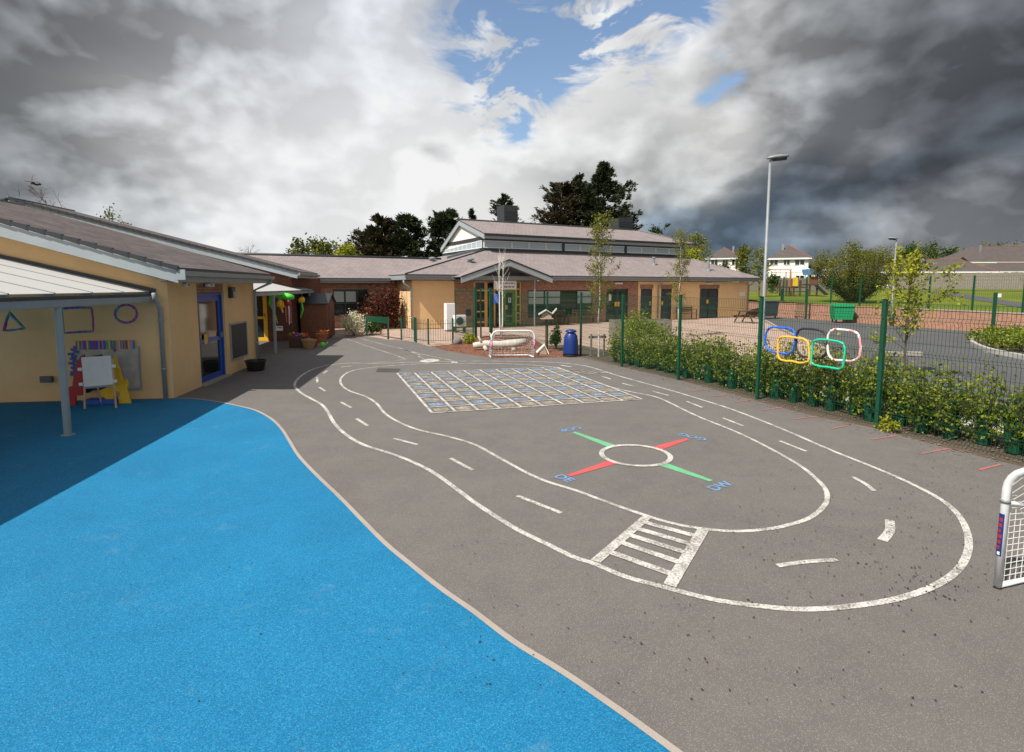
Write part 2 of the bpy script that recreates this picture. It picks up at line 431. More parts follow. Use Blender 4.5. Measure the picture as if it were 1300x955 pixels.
# ------------------------------------------------------------------ vegetation
def leaves(n, pts, size, spread, rng, flat=.0, aspect=1.6):
    """n leaf quads scattered round the given points"""
    pts = np.asarray(pts); idx = rng.integers(0, len(pts), n)
    c = pts[idx]+rng.normal(0, 1, (n, 3))*spread
    a = rng.normal(0, 1, (n, 3)); a /= np.linalg.norm(a, axis=1)[:, None]
    b = rng.normal(0, 1, (n, 3)); b[:, 2] *= (1-flat)
    b -= a*(a*b).sum(1)[:, None]; b /= np.linalg.norm(b, axis=1)[:, None]
    s = size*rng.uniform(.6, 1.25, (n, 1))
    a = a*s*aspect/2; b = b*s/2
    v = np.stack([c-a, c+b*.9-a*.1, c+a, c-b*.9-a*.1], 1).reshape(-1, 3)
    f = [(4*k, 4*k+1, 4*k+2, 4*k+3) for k in range(n)]
    return v.tolist(), f
def branch_system(rng, height, trunk_r, spread, levels=3, first=.25, nb=12, up=.5, wob=.1, topr=.15, kids=5, shape=None, gap=1.0):
    """returns trunk tubes (list of (pts, radii)) and tip points"""
    tubes = []; tips = []
    tp = [Vector((0, 0, 0))]
    K = 7
    for i in range(1, K+1):
        t = i/K
        tp.append(Vector((rng.normal(0, wob)*t*height*.12, rng.normal(0, wob)*t*height*.12, height*t)))
    tubes.append((tp, [trunk_r*(1-t/K*(1-topr)) for t in range(K+1)]))
    def at(t):
        x = t*K; i = min(int(x), K-1); return tp[i].lerp(tp[i+1], x-i)
    def grow(p, d, L, r, lev):
        n = 4; pts = [p]; q = p.copy(); dd = d.copy()
        for k in range(n):
            dd = (dd+Vector(rng.normal(0, .16, 3))+Vector((0, 0, .05*up))).normalized()
            q = q+dd*L/n; pts.append(q.copy())
        tubes.append((pts, [r*(1-.8*k/n) for k in range(n+1)]))
        if lev <= 1:
            tips.extend([tuple(pts[2]), tuple(pts[3]), tuple(pts[4])])
        else:
            tips.append(tuple(pts[4]))
            for k in range(kids):
                i = 1+int(rng.integers(0, n)); base = pts[i]
                nd = (dd+Vector(rng.normal(0, .65, 3))).normalized()
                grow(base, nd, L*rng.uniform(.35, .6), r*.5, lev-1)
    for k in range(nb):
        t = first+(1-first)*(k+.5)/nb; t = min(.98, t+rng.normal(0, .015))
        az = k*2.4+rng.normal(0, .4)
        w = shape(t) if shape else (1-t)*.9+.25
        L = spread*w*rng.uniform(.75, 1.15)
        d = Vector((math.cos(az), math.sin(az), up*rng.uniform(.6, 1.4))).normalized()
        grow(at(t), d, L, trunk_r*.38*(1-t*.6), levels-1)
    tips.append(tuple(tp[-1]))
    return tubes, tips
def make_tree(name, label, cat, loc, height, spread, seed, leaf, nleaf, lsize, lspread, bark='bark', trunk_r=None, levels=3, first=.3, nb=12,
              up=.6, kids=5, shape=None, group=None, crown_name='crown', nside=5, minr=0, topr=.15, wob=.1):
    rng = np.random.default_rng(seed); trunk_r = trunk_r or height*.018
    tubes, tips = branch_system(rng, height, trunk_r, spread, levels, first, nb, up, kids=kids, shape=shape, topr=topr, wob=wob)
    root = thing(name, label, cat, loc, rng.uniform(0, 6.28), group)
    mb = MB(); b2 = MB()
    for i, (pts, rr) in enumerate(tubes):
        rr = [max(x, minr) for x in rr]
        (mb if i == 0 else b2).tube(pts, rr, 8 if i == 0 else nside, caps=False)
    mb.build('trunk', M[bark], root, smooth=True); b2.build('branches', M['twig' if bark == 'bark_white' else bark], root, smooth=True)
    if nleaf:
        v, f = leaves(nleaf, tips, lsize, lspread, rng)
        mb = MB(); mb.add(v, f); mb.build(crown_name, M[leaf], root)
    return root
def make_conifer(name, label, loc, height, spread, seed, leaf='leaf_conifer', n=5000, group=None, base=.12, power=.8, top=0.06, lsz=1):
    rng = np.random.default_rng(seed); root = thing(name, label, 'tree', loc, 0, group)
    mb = MB(); mb.tube([(0, 0, 0), (0, 0, height*.5), (0, 0, height)], [height*.022, height*.014, .02], 8)
    pts = []; dirs = []
    nbr = 150
    for k in range(nbr):
        t = base+(1-base)*(k/nbr)**.9
        L = spread*(top+(1-t)**power)*rng.uniform(.5, 1.25)
        if rng.random() < .16: L *= 1.3
        az = rng.uniform(0, 6.283); d = Vector((math.cos(az), math.sin(az), rng.uniform(-.15, .35)))
        p = Vector((0, 0, height*t)); P_ = [p]
        for j in range(1, 7):
            q = p+d*L*j/6+Vector((0, 0, .10*L*(j/6)**2)); P_.append(q)
            if j > 1: pts.append(tuple(q+Vector(rng.normal(0, .05*L, 3)))); pts.append(tuple(q+Vector(rng.normal(0, .08*L, 3))-Vector((0,0,.06*L)))); dirs.extend([tuple(d)]*2)
        mb.tube([P_[0], P_[3], P_[6]], [.05, .03, .01], 4, caps=False)
    mb.build('trunk', M['bark'], root)
    for _ in range(14): pts.append((0, 0, height*(1-.05*rng.random()))); dirs.append((rng.normal(0, .3), rng.normal(0, .3), 1))
    N_ = int(n*2.2); P3 = np.array(pts); D3 = np.array(dirs); idx = rng.integers(0, len(P3), N_)
    a = D3[idx]+rng.normal(0, .42, (N_, 3))+np.array([0, 0, .25]); a /= np.linalg.norm(a, axis=1)[:, None]
    b = rng.normal(0, 1, (N_, 3)); b -= a*(a*b).sum(1)[:, None]; b /= np.linalg.norm(b, axis=1)[:, None]
    c = P3[idx]+rng.normal(0, .10*lsz, (N_, 3)); s_ = lsz*rng.uniform(.6, 1.3, (N_, 1)); a = a*s_*.34; b = b*s_*.06
    v = np.stack([c-a*.3, c+b+a*.3, c+a, c-b+a*.3], 1).reshape(-1, 3).tolist(); f = [(4*k, 4*k+1, 4*k+2, 4*k+3) for k in range(N_)]
    mb = MB(); mb.add(v, f); mb.build('crown', M[leaf], root)
    return root
def make_shrub(name, label, cat, loc, w, h, seed, leaf, n, lsize, group=None, sink=.3, stem=True, depth=None):
    rng = np.random.default_rng(seed); root = thing(name, label, cat, loc, 0, group)
    K = 60; depth = depth or w
    d = rng.normal(0, 1, (K, 3)); d /= np.linalg.norm(d, axis=1)[:, None]; d[:, 2] = np.abs(d[:, 2])*1.0-sink*.5
    rr = rng.uniform(.45, 1.0, (K, 1))
    pts = d*rr*np.array([w/2, depth/2, h*.72])+np.array([0, 0, h*.30]); pts[:, 2] = np.maximum(pts[:, 2], .04)
    if stem:
        mb = MB()
        for p in pts[::4]: mb.tube([(0, 0, 0), tuple(p*.55), tuple(p)], [.02*h, .012*h, .004*h], 4, caps=False)
        mb.build('stem', M['bark'], root)
    v, f = leaves(n, pts, lsize, min(w, h)*.11, rng)
    mb = MB(); mb.add(v, f); mb.build('foliage', M[leaf], root)
    return root
#PART2
# ------------------------------------------------------------------ world: sky with cloud cover
SUNV = Vector((-.61, -.55, 1)).normalized()
elev = math.asin(SUNV.z); azim = math.atan2(SUNV.x, SUNV.y)
w = bpy.data.worlds.new('World'); S.world = w; w.use_nodes = True
nt = w.node_tree; bg = nt.nodes['Background']
sky = nt.nodes.new('ShaderNodeTexSky'); sky.sky_type = 'NISHITA'; sky.sun_disc = False
sky.sun_elevation = elev; sky.sun_rotation = azim; sky.air_density = 1.1; sky.dust_density = .6; sky.ozone_density = 1.3
tc = nt.nodes.new('ShaderNodeTexCoord').outputs['Generated']
nv = nt.nodes.new('ShaderNodeVectorMath'); nv.operation = 'NORMALIZE'; link(nt, tc, nv.inputs[0]); D = nv.outputs[0]
sp = nt.nodes.new('ShaderNodeSeparateXYZ'); link(nt, D, sp.inputs[0])
den = math_(nt, 'ADD', math_(nt, 'MAXIMUM', sp.outputs[2], 0), .75)
cb = nt.nodes.new('ShaderNodeCombineXYZ')
link(nt, math_(nt, 'DIVIDE', sp.outputs[0], den), cb.inputs[0]); link(nt, math_(nt, 'DIVIDE', sp.outputs[1], den), cb.inputs[1])
link(nt, math_(nt, 'MULTIPLY', sp.outputs[2], 1.9), cb.inputs[2])
CP = cb.outputs[0]
def ncol(scale, detail, rough, dist=0, off=0):
    n = nt.nodes.new('ShaderNodeTexNoise'); n.inputs['Scale'].default_value = scale; n.inputs['Detail'].default_value = detail
    n.inputs['Roughness'].default_value = rough; n.inputs['Distortion'].default_value = dist
    a = nt.nodes.new('ShaderNodeVectorMath'); a.operation = 'ADD'; link(nt, CP, a.inputs[0]); a.inputs[1].default_value = (off, off*.7, off*.3)
    link(nt, a.outputs[0], n.inputs['Vector']); return n
# warp the direction with noise so that every cloud bank has a torn edge
wn = ncol(4.0, 4, .55, 0, 3.1)
sub = nt.nodes.new('ShaderNodeVectorMath'); sub.operation = 'SUBTRACT'; link(nt, wn.outputs['Color'], sub.inputs[0]); sub.inputs[1].default_value = (.5, .5, .5)
scl = nt.nodes.new('ShaderNodeVectorMath'); scl.operation = 'SCALE'; link(nt, sub.outputs[0], scl.inputs[0]); scl.inputs['Scale'].default_value = .19
addv = nt.nodes.new('ShaderNodeVectorMath'); addv.operation = 'ADD'; link(nt, D, addv.inputs[0]); link(nt, scl.outputs[0], addv.inputs[1])
nrm = nt.nodes.new('ShaderNodeVectorMath'); nrm.operation = 'NORMALIZE'; link(nt, addv.outputs[0], nrm.inputs[0]); WD = nrm.outputs[0]
def srgb(c): return tuple(((v/255)/12.92 if v/255 <= .04045 else (((v/255)+.055)/1.055)**2.4) for v in c)
# cloud banks: direction, tone, reach
BANKS = [
 ((60, 20), (96, 100, 106), 90), ((230, 30), (120, 126, 134), 80), ((120, 110), (176, 178, 180), 70), ((20, 150), (116, 120, 123), 80),
 ((110, 180), (124, 128, 132), 70), ((60, 240), (150, 156, 162), 50, 2), ((160, 240), (196, 199, 202), 50, 2), ((230, 215), (206, 208, 210), 50, 2), ((180, 90), (196, 197, 198), 55), ((250, 140), (196, 198, 202), 70),
 ((300, 250), (226, 228, 230), 70), ((200, 260), (205, 208, 211), 60), ((400, 200), (228, 230, 230), 80), ((600, 260), (238, 238, 236), 70), ((390, 300), (238, 240, 240), 60), ((560, 300), (240, 240, 238), 60), ((300, 60), (214, 216, 220), 80), ((400, 110), (222, 225, 231), 110), ((330, 260), (236, 238, 239), 110, 2), ((480, 60), (222, 226, 234), 90),
 ((520, 210), (244, 244, 242), 110, 2), ((470, 290), (232, 235, 236), 90), ((660, 60), (208, 216, 226), 45), ((640, 150), (226, 228, 230), 70),
 ((700, 190), (214, 216, 216), 60), ((740, 260), (205, 207, 208), 45), ((650, 210), (232, 233, 232), 50), ((740, 140), (238, 238, 236), 40), ((870, 170), (228, 228, 226), 40), ((760, 110), (236, 236, 236), 60, 2), ((850, 50), (230, 230, 230), 60, 2), ((930, 40), (206, 207, 208), 46, 2), ((800, 210), (194, 196, 196), 60),
 ((880, 130), (226, 226, 226), 60, 2), ((915, 195), (222, 222, 220), 42, 4), ((860, 225), (205, 207, 206), 34, 3), ((1090, 175), (150, 152, 156), 30, 3), ((1180, 60), (96, 98, 102), 60), ((565, 207), (188, 192, 198), 15, 4), ((510, 5), (225, 226, 230), 40), ((880, 250), (150, 160, 166), 40), ((960, 60), (170, 172, 174), 70),
 ((1000, 150), (135, 139, 143), 70), ((1100, 60), (142, 145, 149), 90), ((1010, 70), (176, 178, 180), 60), ((960, 120), (196, 198, 200), 46), ((1240, 50), (92, 96, 102), 80), ((1210, 165), (76, 82, 91), 100),
 ((1290, 230), (70, 77, 86), 70), ((1060, 245), (84, 96, 109), 70), ((950, 290), (98, 116, 134), 55, 2), ((870, 290), (120, 138, 154), 36, 3),
 ((1120, 270), (70, 80, 92), 60), ((1040, 325), (140, 152, 164), 40, 3), ((1150, 325), (165, 168, 172), 40, 3), ((1235, 305), (158, 161, 165), 40, 4), ((1300, 300), (140, 144, 150), 40, 4),
 ((650, -160), (190, 198, 210), 150), ((100, -300), (170, 172, 176), 240), ((1200, -300), (110, 114, 120), 240),
]
num = None; dsum = None
extra = [(Vector((0, -1, .3)), (225, 226, 228), 2.2), (Vector((-1, -.3, .4)), (205, 207, 210), 5), (Vector((1, 0, .4)), (112, 118, 127), 6),
         (Vector((0, -.4, 1)), (205, 210, 218), 4), (Vector((0, -.2, -1)), (60, 60, 60), 3)]
items = [(ray(*b[0]).normalized(), srgb(b[1]), 1/(2*(b[2]*.72/760.0)**2), b[3] if len(b) > 3 else 1) for b in BANKS]+[(v.normalized(), srgb(c), k, .3) for v, c, k in extra]
for v, c, k, wt_ in items:
    dt = nt.nodes.new('ShaderNodeVectorMath'); dt.operation = 'DOT_PRODUCT'; link(nt, WD, dt.inputs[0]); dt.inputs[1].default_value = v
    # gaussian falloff: exp(2k(dot-1))
    e = math_(nt, 'EXPONENT', math_(nt, 'MULTIPLY', math_(nt, 'SUBTRACT', dt.outputs['Value'], 1.0), 2*k))
    e = math_(nt, 'ADD', math_(nt, 'MULTIPLY', e, wt_), 1e-5)
    s = nt.nodes.new('ShaderNodeVectorMath'); s.operation = 'SCALE'; s.inputs[0].default_value = c; link(nt, e, s.inputs['Scale'])
    if num is None: num, dsum = s.outputs[0], e
    else:
        a = nt.nodes.new('ShaderNodeVectorMath'); a.operation = 'ADD'; link(nt, num, a.inputs[0]); link(nt, s.outputs[0], a.inputs[1]); num = a.outputs[0]
        dsum = math_(nt, 'ADD', dsum, e)
inv = math_(nt, 'DIVIDE', 1.0, dsum)
cl = nt.nodes.new('ShaderNodeVectorMath'); cl.operation = 'SCALE'; link(nt, num, cl.inputs[0]); link(nt, inv, cl.inputs['Scale'])
def smooth(v, lo, hi):
    m = nt.nodes.new('ShaderNodeMapRange'); m.interpolation_type = 'SMOOTHSTEP'; link(nt, v, m.inputs[0]); m.inputs[1].default_value = lo; m.inputs[2].default_value = hi; return m.outputs[0]
def vecadd(a, v):
    n = nt.nodes.new('ShaderNodeVectorMath'); n.operation = 'ADD'; link(nt, a, n.inputs[0])
    if isinstance(v, tuple): n.inputs[1].default_value = v
    else: link(nt, v, n.inputs[1])
    return n.outputs[0]
# billows: heaped noise, brighter on the flank turned to the sun
def billow(vec, scale, seed):
    v = vecadd(vec, (seed, seed*.6, seed*.3)); n = nt.nodes.new('ShaderNodeTexNoise'); n.inputs['Scale'].default_value = scale
    n.inputs['Detail'].default_value = 5; n.inputs['Roughness'].default_value = .54; link(nt, v, n.inputs['Vector'])
    w_ = nt.nodes.new('ShaderNodeTexVoronoi'); w_.feature = 'F1'; w_.inputs['Scale'].default_value = scale*1.5
    w_.inputs['Detail'].default_value = 2; w_.inputs['Roughness'].default_value = .55; w_.inputs['Lacunarity'].default_value = 2.1
    wv = vecadd(v, (0, 0, 0)); k = nt.nodes.new('ShaderNodeVectorMath'); k.operation = 'SCALE'; link(nt, n.outputs['Color'], k.inputs[0]); k.inputs['Scale'].default_value = .16
    link(nt, vecadd(v, k.outputs[0]), w_.inputs['Vector'])
    return math_(nt, 'ADD', math_(nt, 'MULTIPLY', n.outputs['Fac'], .9), math_(nt, 'MULTIPLY', math_(nt, 'SUBTRACT', .6, w_.outputs['Distance']), .55))
DP = D
sq = nt.nodes.new('ShaderNodeVectorMath'); sq.operation = 'MULTIPLY'; link(nt, DP, sq.inputs[0]); sq.inputs[1].default_value = (1, 1, 1.4); DP = sq.outputs[0]
nA = billow(DP, 4.2, 0.0); nB = billow(vecadd(DP, (-.035, -.01, .055)), 4.2, 0.0)
relief = math_(nt, 'SUBTRACT', nA, nB)
b1 = smooth(nA, .42, .66)
fine_ = ncol(13, 4, .6, 0, 5.0).outputs['Fac']
det = math_(nt, 'ADD', math_(nt, 'MULTIPLY', math_(nt, 'SUBTRACT', b1, .5), .40), math_(nt, 'MULTIPLY', relief, 1.9))
det = math_(nt, 'ADD', det, math_(nt, 'MULTIPLY', math_(nt, 'SUBTRACT', fine_, .5), .35))
det = math_(nt, 'ADD', det, 1.03)
det = math_(nt, 'MAXIMUM', math_(nt, 'MINIMUM', det, 1.6), .6)
# the brighter the bank, the softer its relief
sc_ = nt.nodes.new('ShaderNodeSeparateXYZ'); link(nt, cl.outputs[0], sc_.inputs[0])
soft = smooth(sc_.outputs[1], .35, .85)
det = math_(nt, 'ADD', math_(nt, 'MULTIPLY', math_(nt, 'SUBTRACT', det, 1.03), math_(nt, 'SUBTRACT', 1.0, math_(nt, 'MULTIPLY', soft, .72))), 1.03)
s2 = nt.nodes.new('ShaderNodeVectorMath'); s2.operation = 'SCALE'; link(nt, cl.outputs[0], s2.inputs[0]); link(nt, det, s2.inputs['Scale'])
clouds = mix(nt, 1, s2.outputs[0], (.90, .90, .90), 'DARKEN')
# blue openings between the clouds
gap = None
for p, r, a in (((605, 25), 38, .95), ((660, 70), 36, .95), ((590, 95), 30, .6), ((675, 115), 30, .8), ((790, 85), 26, .85), ((800, 10), 36, .9), ((860, 8), 30, .8), ((913, 118), 20, 1.0), ((730, 15), 40, .8), ((720, 60), 30, .8), ((640, 130), 30, .6), ((938, 85), 14, .8)):
    dt = nt.nodes.new('ShaderNodeVectorMath'); dt.operation = 'DOT_PRODUCT'; link(nt, WD, dt.inputs[0]); dt.inputs[1].default_value = ray(*p).normalized()
    k = 1/(2*(r/760.0)**2)
    e = math_(nt, 'MULTIPLY', math_(nt, 'EXPONENT', math_(nt, 'MULTIPLY', math_(nt, 'SUBTRACT', dt.outputs['Value'], 1.0), 2*k)), a)
    gap = e if gap is None else math_(nt, 'ADD', gap, e)
gn = ncol(8, 5, .62, .6, 9.0).outputs['Fac']
gfac = ramp(nt, math_(nt, 'MULTIPLY', math_(nt, 'ADD', gap, -.10), math_(nt, 'ADD', math_(nt, 'MULTIPLY', gn, 9.0), -3.8)), [(.10, (0, 0, 0)), (.95, (1, 1, 1))])
skys = nt.nodes.new('ShaderNodeVectorMath'); skys.operation = 'SCALE'; link(nt, sky.outputs[0], skys.inputs[0]); skys.inputs['Scale'].default_value = 1.0
K = .12
clb = nt.nodes.new('ShaderNodeVectorMath'); clb.operation = 'SCALE'; link(nt, clouds, clb.inputs[0]); clb.inputs['Scale'].default_value = 1/K/1.275
fin = mix(nt, gfac, clb.outputs[0], skys.outputs[0])
link(nt, fin, bg.inputs[0]); bg.inputs[1].default_value = K
sun = bpy.data.objects.new('sun', bpy.data.lights.new('sun', 'SUN')); C.objects.link(sun)
sun.data.energy = 5.0; sun.data.angle = rad(.5); sun.data.color = (1, .95, .87)
sun.rotation_euler = (-SUNV).to_track_quat('-Z', 'Y').to_euler()
S.view_settings.view_transform = 'Standard'; S.view_settings.look = 'None'
S.view_settings.exposure = .35; S.view_settings.gamma = 1

# ------------------------------------------------------------------ ground sheets
def sheet(name, pts, z, mat, sub=0): return struct(polyfill(name, pts, z, M[mat]))
sheet('ground', [(-900, -300), (900, -300), (900, 1200), (-900, 1200)], -.06, 'grass')
EDGE = [G(1300, 593), G(1205, 570), G(1110, 543.5), G(1038, 529.6), G(959, 509), G(860, 482), G(788, 466), G(740, 454.2), G(719, 453.9), G(688, 454.4),
        G(628, 454.9), G(600, 450.8), G(572, 446.5), G(545.8, 439.8)]
BACK = [G(527, 434.5), G(510, 432), G(492, 431.5), G(478, 428.5), G(465, 427.5), G(448, 428.5), G(430, 428.5), G(415, 430)]
play = [(-26, -6), (13, -6), (8.6, 5.2)]+[(p.x, p.y) for p in EDGE+BACK]+[(-9.3, 24.6), (-26, 24.6)]
sheet('playground', play, 0, 'asphalt')
sheet('car_park', [(5, 3), (60, -12), (60, 60), (-2, 60)], -.045, 'carpark')
pv = [G(972, 408), G(985, 415), G(1012, 428), G(1040, 440), G(1052, 452), G(1046, 466), G(1000, 475), G(960, 482)]
sheet('paving', [(-16, 26), (-3.3, 20.8), (2.0, 15.5), (4.3, 14.2)]+[(p.x, p.y) for p in reversed(pv)]+[(19, 44), (-4, 44), (-18, 30)], -.03, 'paving')
mb = MB(); ribbon(mb, smoothline([Vector((19, 44, 0))]+pv[:-1], 5), .14, .06)
o = mb.build('paving_edge', M['kerb']); struct(o)
sol = o.modifiers.new('s', 'SOLIDIFY'); sol.thickness = .11; sol.offset = -1
# planting bed along the fence, footpath behind it
FD = Vector((5.94-3.17, 8.66-15.53, 0)).normalized(); FN = Vector((-FD.y, FD.x, 0))   # fence direction toward the camera; normal to the right
if FN.x < 0: FN = -FN
Fp = lambda s, o=0: Vector((3.17, 15.53, 0))+FD*s+FN*o
bed_in = [(8.6, 5.2)]+[(p.x, p.y) for p in EDGE[:9]]
far = [(1.0, 21.0), (2.6, 21.5), (3.9, 18.6), (4.55, 16.2)]+[tuple(Fp(s, 1.55)[:2]) for s in (1, 4, 7, 10, 13)]
sheet('planting_bed', bed_in+far, -.012, 'soil')
mb = MB(); ribbon(mb, [Fp(s, 2.15) for s in (-3, 0, 4, 8, 13)], 1.15, -.02); struct(mb.build('footpath', M['concrete']))
mulch = [(p.x, p.y) for p in EDGE[7:]]+[tuple(G(574, 437)[:2]), tuple(G(590, 433)[:2]), (-1.9, 24), (-.6, 25.8), (.8, 25), (1.2, 21.6)]
sheet('mulch_bed', mulch, -.004, 'mulch')
# upper field beyond the low wall
WL = [Vector(p) for p in ((16.6, 56, 0), (19.3, 44.5, 0), (21.14, 38.65, 0), (22.78, 32, 0), (23.36, 30.1, 0), (24.34, 25.74, 0), (26.6, 15.5, 0), (30, 2, 0))]
GZ = .95
fld = [(p.x+.16, p.y) for p in WL]+[(60, -60), (900, -60), (900, 1200), (-900, 1200), (-900, 75), (-30, 60), (8, 62)]
FZ = lambda Y: GZ+max(0, min(Y-34, 70))*.022
def GF(x, y):
    p = G(x, y, GZ)
    for _ in range(30): p = p.lerp(G(x, y, FZ(p.y)), .5)
    return p
import bmesh
fo_ = sheet('field', fld, GZ, 'grass')
bm = bmesh.new(); bm.from_mesh(fo_.data)
for yy in (34, 104):
    bmesh.ops.bisect_plane(bm, geom=bm.verts[:]+bm.edges[:]+bm.faces[:], plane_co=(0, yy, 0), plane_no=(0, 1, 0))
for v in bm.verts: v.co.z = FZ(v.co.y)
bm.to_mesh(fo_.data); bm.free()
mb = MB(); ribbon(mb, smoothline([GF(1176, 369.5), GF(1205, 372.5), GF(1245, 379.5), GF(1300, 388), GF(1400, 400)], 5), 2.0, 0)
po_ = struct(mb.build('field_path', M['carpark']))
for v in po_.data.vertices: v.co.z = FZ(v.co.y)+.02
# rising ground on the skyline to the right
def hill(name, cx, cy, rx, ry, h, mat):
    mb = MB(); n = 36; rings = 7; vs = [(cx, cy, GZ+h)]; fs = []
    for r in range(1, rings+1):
        t = r/rings
        for k in range(n):
            a = 2*math.pi*k/n; vs.append((cx+rx*t*math.cos(a), cy+ry*t*math.sin(a), GZ-.3+(h+.3)*(.5+.5*math.cos(math.pi*t))))
    for k in range(n): fs.append((0, 1+k, 1+(k+1) % n))
    for r in range(rings-1):
        for k in range(n): fs.append((1+r*n+k, 1+(r+1)*n+k, 1+(r+1)*n+(k+1) % n, 1+r*n+(k+1) % n))
    mb.add(vs, fs); return struct(mb.build(name, M[mat], smooth=True))
hill('hill', 230, 230, 120, 70, 9, 'grass')
hill('hill', 60, 330, 170, 60, 5, 'grass')

# blue rubber surface and its edging
BL = Gs([(205, 507.4), (225, 506.3), (248, 507), (275, 510.5), (300, 515.5), (325, 522), (345, 533), (358, 546), (367, 560), (378, 578), (392, 594), (410, 612), (432, 633), (460, 662), (490, 692), (520, 717), (560, 749), (600, 777), (650, 815), (700, 846), (728, 864), (760, 886), (800, 914), (860, 958), (930, 1010)])
BLs = smoothline(BL, 4)
pts = [(p.x, p.y) for p in BLs]+[(.9, 1.0), (-16, 1.0), (-16, 9.7)]
sheet('rubber_surface', pts, .008, 'rubber')
mb = MB(); ribbon(mb, BLs, .045, .013); struct(mb.build('edging_strip', M['kerb']))

# painted markings on the asphalt ------------------------------------------------
ZL = .005
def track(pl, w, z=ZL, mat='line', name='track_line', per=6):
    mb = MB(); ribbon(mb, smoothline(Gs(pl), per), w, z); return struct(mb.build(name, M[mat]))
outer = [(476, 461.8), (447, 461.2), (430, 462.3), (411, 465), (393, 471), (380, 479.5), (374, 488), (377, 494.5), (385, 501), (397, 507.5), (409, 514.5), (416, 523), (423, 535.5), (432, 546), (446, 556.7), (464, 566), (492, 574.8), (517, 584), (542, 595.7), (559.5, 606.5), (580.6, 622), (602, 638), (630, 656.5), (658.5, 673.7), (694, 691), (729, 708), (754, 716), (795, 733), (845, 746.5), (891, 758.5), (931.7, 766.2), (993, 773), (1033.7, 774), (1078.7, 770.5), (1135.8, 761.7), (1176.7, 748.7), (1205, 733.5), (1221.6, 716.8), (1229.5, 696.4), (1227.7, 676), (1217.5, 655.6), (1197, 636.5), (1160, 616), (1115, 596), (1054, 571.5), (993, 545), (931.7, 521), (890.8, 507.8), (850, 495.5), (807.7, 483.8), (774.5, 474.3), (752, 467), (734, 463.4), (706, 460.6), (664, 459.2), (609, 458.6), (560, 459.2), (520, 460.4), (476, 461.8)]
inner = [(479, 466), (460, 468.3), (443, 472.6), (433.5, 479.6), (433, 487.8), (442.6, 496), (464, 503.7), (478, 512.5), (488.6, 525), (506, 536), (531, 546), (566.5, 554), (602, 564.6), (633.7, 581.5), (665.5, 599), (694, 611.6), (729, 622.5), (764.6, 635.5), (805, 650), (850, 664), (890.8, 671.5), (931.7, 675), (972.5, 672.5), (1001, 667), (1025.6, 659), (1042, 647.4), (1050, 635), (1047.5, 621), (1033.7, 606), (1013, 590), (972.5, 567), (931.7, 547.4), (890.8, 531), (865, 519), (853.8, 513.3), (831.7, 504), (798.5, 497.2), (770.8, 490.2), (743, 480), (721, 471.8), (702.5, 466.6), (670, 463.4), (620, 461.6), (546, 462), (505.8, 463.7), (479, 466)]
track(outer, .058); track(inner, .052)
def dash(a, b, w=.06, mat='line', bend=0, name='dash_line'):
    A, B = G(*a), G(*b); mid = (A+B)/2; d = (B-A); nn = Vector((-d.y, d.x, 0))
    mb = MB(); ribbon(mb, smoothline([A, mid+nn*bend, B], 4), w, ZL+.001); return struct(mb.build(name, M[mat]))
for a, b in (((402.6, 479.5), (402.8, 486)), ((405.5, 492), (413, 497)), ((410.5, 474.5), (415.5, 471)), ((432.5, 466.5), (446, 465)), ((432.7, 510.8), (446, 518)),
             ((452.5, 532), (467, 541)), ((500, 557), (530, 565)), ((571.8, 582.3), (600, 597.5)), ((656.7, 630), (713, 652)),
             ((711.5, 464), (726, 466.3)), ((764, 478), (775.5, 481.8)), ((790, 487), (804, 490.5)), ((828, 497), (849, 502.5)), ((872, 510), (891.5, 517.8)), ((917.5, 531), (943, 541)), ((990, 560.3), (1023.5, 573.5))):
    dash(a, b, .055 if a[1] > 470 else .08)
dash((1082.5, 606), (1110, 624), .055, bend=.05); dash((1129.5, 661), (1120, 687), .08, bend=.05); dash((987, 719), (1063, 711.5), .055, bend=.03)
# crossing
Lb = [G(756, 713.5), G(822, 656.5)]; Rb = [G(850, 744.5), G(893, 673)]
mb = MB(); ribbon(mb, Lb, .09, ZL+.002); ribbon(mb, Rb, .10, ZL+.002)
LB = [(771, 700.5), (785.5, 688.5), (797, 679.5), (806, 671), (814.5, 663)]; RB_ = [(856, 731), (867.5, 716.5), (874, 703.5), (881, 693), (887, 682.5)]
for a, b in zip(LB, RB_): ribbon(mb, [G(*a), G(*b)], .075, ZL+.0035)
struct(mb.build('crossing_marking', M['line']))
mb = MB()
for k in range(5):
    a = G(727+k*8.5, 471.2-k*.2); b = G(742+k*8.5, 474.8-k*.3); ribbon(mb, [a, b], .05, ZL+.002)
ribbon(mb, [G(724, 470.2), G(763, 469.6)], .05, ZL+.003); ribbon(mb, [G(741, 475.2), G(778, 473.6)], .05, ZL+.003)
struct(mb.build('crossing_marking', M['line_worn']))
